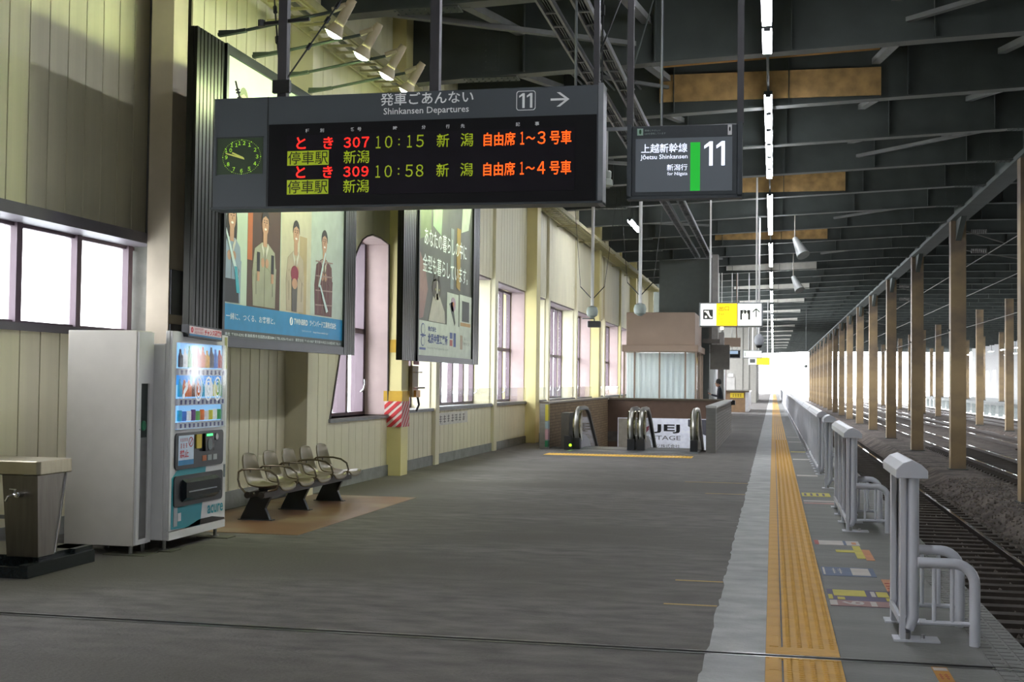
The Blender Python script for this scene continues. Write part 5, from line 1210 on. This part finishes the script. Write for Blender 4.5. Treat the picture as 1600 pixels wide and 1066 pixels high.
tag(MB().box(-2.6, -1.4, 55.4, 55.5, 3.1, 3.5).box(-2.5, -2.45, 55.4, 55.5, 3.5, 6.3).box(-1.6, -1.55, 55.4, 55.5, 3.5, 6.3).build('hanging_beam', br), 'brown beam box hanging above the dark monitors', 'beam')
tag(MB().box(-2.25, -1.55, 46.0, 46.2, 2.0, 2.9).box(-2.5, -1.9, 45.9, 46.1, 2.95, 3.1).box(-2.3, -2.2, 46, 46.2, 2.9, 6.3).build('equipment_box', M('grey_equipment', '5a5650', .5)), 'grey equipment box hanging right of the brown cabin', 'box')
t = thing('dome_camera', 'white dome security camera hanging right of the exit sign', 'camera', (-.42, 38, 2.75))
MB().lathe([(.02, 0), (.12, .06), (.15, .16), (.13, .28), (.05, .36)], (-.42, 38, 2.62), 16).build('dome', M('camera_white', 'a8aab0', .4), t, smooth=True); MB().lathe([(.01, 0), (.07, .02), (.1, .08)], (-.42, 38, 2.56), 14).build('lens', black_p, t, smooth=True); MB().cyl((-.42, 38, 2.98), (-.42, 38, 7.6), .03, n=8).build('pole', white_p, t)
# black bracket camera on the wall before the cabin
t = thing('wall_camera', 'black boxy camera on a wall bracket above the far windows', 'camera', (-5.3, 40, 3.15))
MB().box(-5.75, -5.35, 39.0, 39.3, 3.22, 3.42).build('body', black_p, t, bevel=.03); MB().cyl((-5.93, 39.15, 3.5), (-5.55, 39.15, 3.5), .02, n=8).cyl((-5.55, 39.15, 3.42), (-5.55, 39.15, 3.5), .02, n=8).build('bracket', steel_dk, t)
# end fence
t = thing('end_fence', 'low grey fence across the far end of the platform', 'fence', (-1.5, 190, 0))
MB().box(-7, .9, 190, 190.05, .9, .95).box(-7, .9, 190, 190.05, .45, .5).build('rail', silver_f, t)
for k in range(9): ibox('post', silver_f, t, -7+k*.97, -6.94+k*.97, 190, 190.06, 0, .95)
# signal disc and greenery at the end
t = thing('hanging_speaker', 'small dark round speaker hanging on a wire at the far platform end', 'speaker', (2.0, 80, 2.6))
MB().lathe([(.03, -.1), (.1, -.06), (.12, 0), (.08, .08), (.02, .1)], (2.0, 80, 2.62), 12).build('body', steel_dk, t, smooth=True); MB().cyl((2.0, 80, 2.72), (2.0, 80, 7.72), .012, n=5).build('wire', steel_dk, t)
# overhead wires over the tracks
for i, (x, z, lab) in enumerate(((6.95, 5.9, 'upper thin overhead wire above the second track'), (8.0, 5.3, 'lower contact wire above the second track'), (11.9, 5.2, 'contact wire above the third track'))):
    t = thing('overhead_wire', lab[0].upper()+lab[1:], 'wire', (x, 60, z)); MB().tube([(x, 15, z), (x, 190, z)], .014, 5).build('wire', M('dull_wire', '77736c', .5), t)
    if i < 2:
        for y in (40.6, 63, 85):
            m = MB().bar((5.84, y, z+.4), (x, y, z+.02), .03)
            for j in range(8): m.cyl((6.0+.06*j-.02, y, z+.38-.0*j), (6.0+.06*j+.015, y, z+.38), .07, n=8)
            m.build('insulator_arm', M('grey_insulator', '6e6c68', .4), t)
# ================================================================ PERSON (far, standing behind the right parapet)
def person():
    X0, Y0 = -1.72, 42.2
    t = thing('person', 'person with short black hair and a dark shirt looking at a phone beyond the escalators', 'person', (X0, Y0, 0))
    J = {'pel': (0, 0, .88), 'waist': (0, 0, 1.02), 'chest': (-.02, 0, 1.22), 'neck': (-.04, 0, 1.36), 'nb': (-.06, 0, 1.40), 'ls': (-.02, -.16, 1.30), 'le': (-.08, -.19, 1.06), 'lh': (-.30, -.08, 1.12), 'rs': (-.02, .16, 1.30), 're': (-.08, .19, 1.06), 'rh': (-.30, .06, 1.12),
         'lk': (-.02, -.1, .47), 'la': (.02, -.1, .08), 'lt': (-.14, -.11, .04), 'rk': (-.02, .1, .47), 'ra': (.02, .1, .08), 'rt': (-.14, .11, .04)}
    R_ = {'pel': .135, 'waist': .12, 'chest': .14, 'neck': .06, 'nb': .055, 'ls': .065, 'le': .042, 'lh': .03, 'rs': .065, 're': .042, 'rh': .03, 'lk': .065, 'la': .045, 'lt': .04, 'rk': .065, 'ra': .045, 'rt': .04}
    E_ = [('pel', 'waist'), ('waist', 'chest'), ('chest', 'neck'), ('neck', 'nb'), ('chest', 'ls'), ('ls', 'le'), ('le', 'lh'), ('chest', 'rs'), ('rs', 're'), ('re', 'rh'), ('pel', 'lk'), ('lk', 'la'), ('la', 'lt'), ('pel', 'rk'), ('rk', 'ra'), ('ra', 'rt')]
    ks = list(J); me = bpy.data.meshes.new('body'); me.from_pydata([J[k] for k in ks], [(ks.index(a), ks.index(b)) for a, b in E_], [])
    o = bpy.data.objects.new('body', me); COL.objects.link(o); o.parent = t; me.materials.append(M('dark_navy_clothes', '1b1d26', .8))
    sk = o.modifiers.new('skin', 'SKIN')
    for i, k in enumerate(ks): me.skin_vertices[0].data[i].radius = (R_[k], R_[k]*(1.2 if k in ('chest', 'waist', 'pel') else 1))
    me.skin_vertices[0].data[0].use_root = True; o.modifiers.new('sub', 'SUBSURF').levels = 1
    c = Vector((X0-.08, Y0, 1.5)); skn = M('person_skin', '9a7460', .6)
    m = MB().lathe([(.02, -.125), (.055, -.11), (.075, -.06), (.08, 0), (.078, .06), (.055, .11), (.02, .125)], c, 14); m.cyl(c+Vector((-.075, 0, -.01)), c+Vector((-.1, 0, -.025)), .014, .01, n=8); m.build('head', skn, t, smooth=True)
    for s_ in (-1, 1):
        MB().lathe([(.004, -.006), (.01, 0), (.004, .006)], c+Vector((-.075, s_*.03, .012)), 8, 'x').build('eye', black_p, t); MB().lathe([(.006, -.02), (.018, 0), (.006, .02)], c+Vector((.0, s_*.082, -.01)), 8).build('ear', skn, t)
    MB().lathe([(.09, -.04), (.098, .02), (.092, .07), (.06, .125), (.02, .14)], c+Vector((.02, 0, .01)), 14).build('hair', M('black_hair', '14110f', .7), t, smooth=True)
    for s_ in (-1, 1):
        hm = MB().box(-.035, .035, -.012, .012, -.02, .02)
        m = MB(); b = Vector((X0-.33, Y0+s_*.05, 1.13)); m.bar(b+Vector((.03, 0, -.01)), b+Vector((-.04, 0, .02)), .06, .025)
        for k in range(4): m.cyl(b+Vector((-.035, -.025+.017*k, .02)), b+Vector((-.085+.006*abs(k-1.5), -.025+.017*k, .045)), .008, n=6)
        m.cyl(b+Vector((0, -s_*.03, .01)), b+Vector((-.03, -s_*.05, .05)), .009, n=6); m.build('hand', skn, t)
    tag(MB().box(X0-.42, X0-.405, Y0-.035, Y0+.035, 1.13, 1.27).build('phone', M('phone_dark', '22242a', .2)), 'dark phone held up by the person beyond the escalators', 'phone')
person()
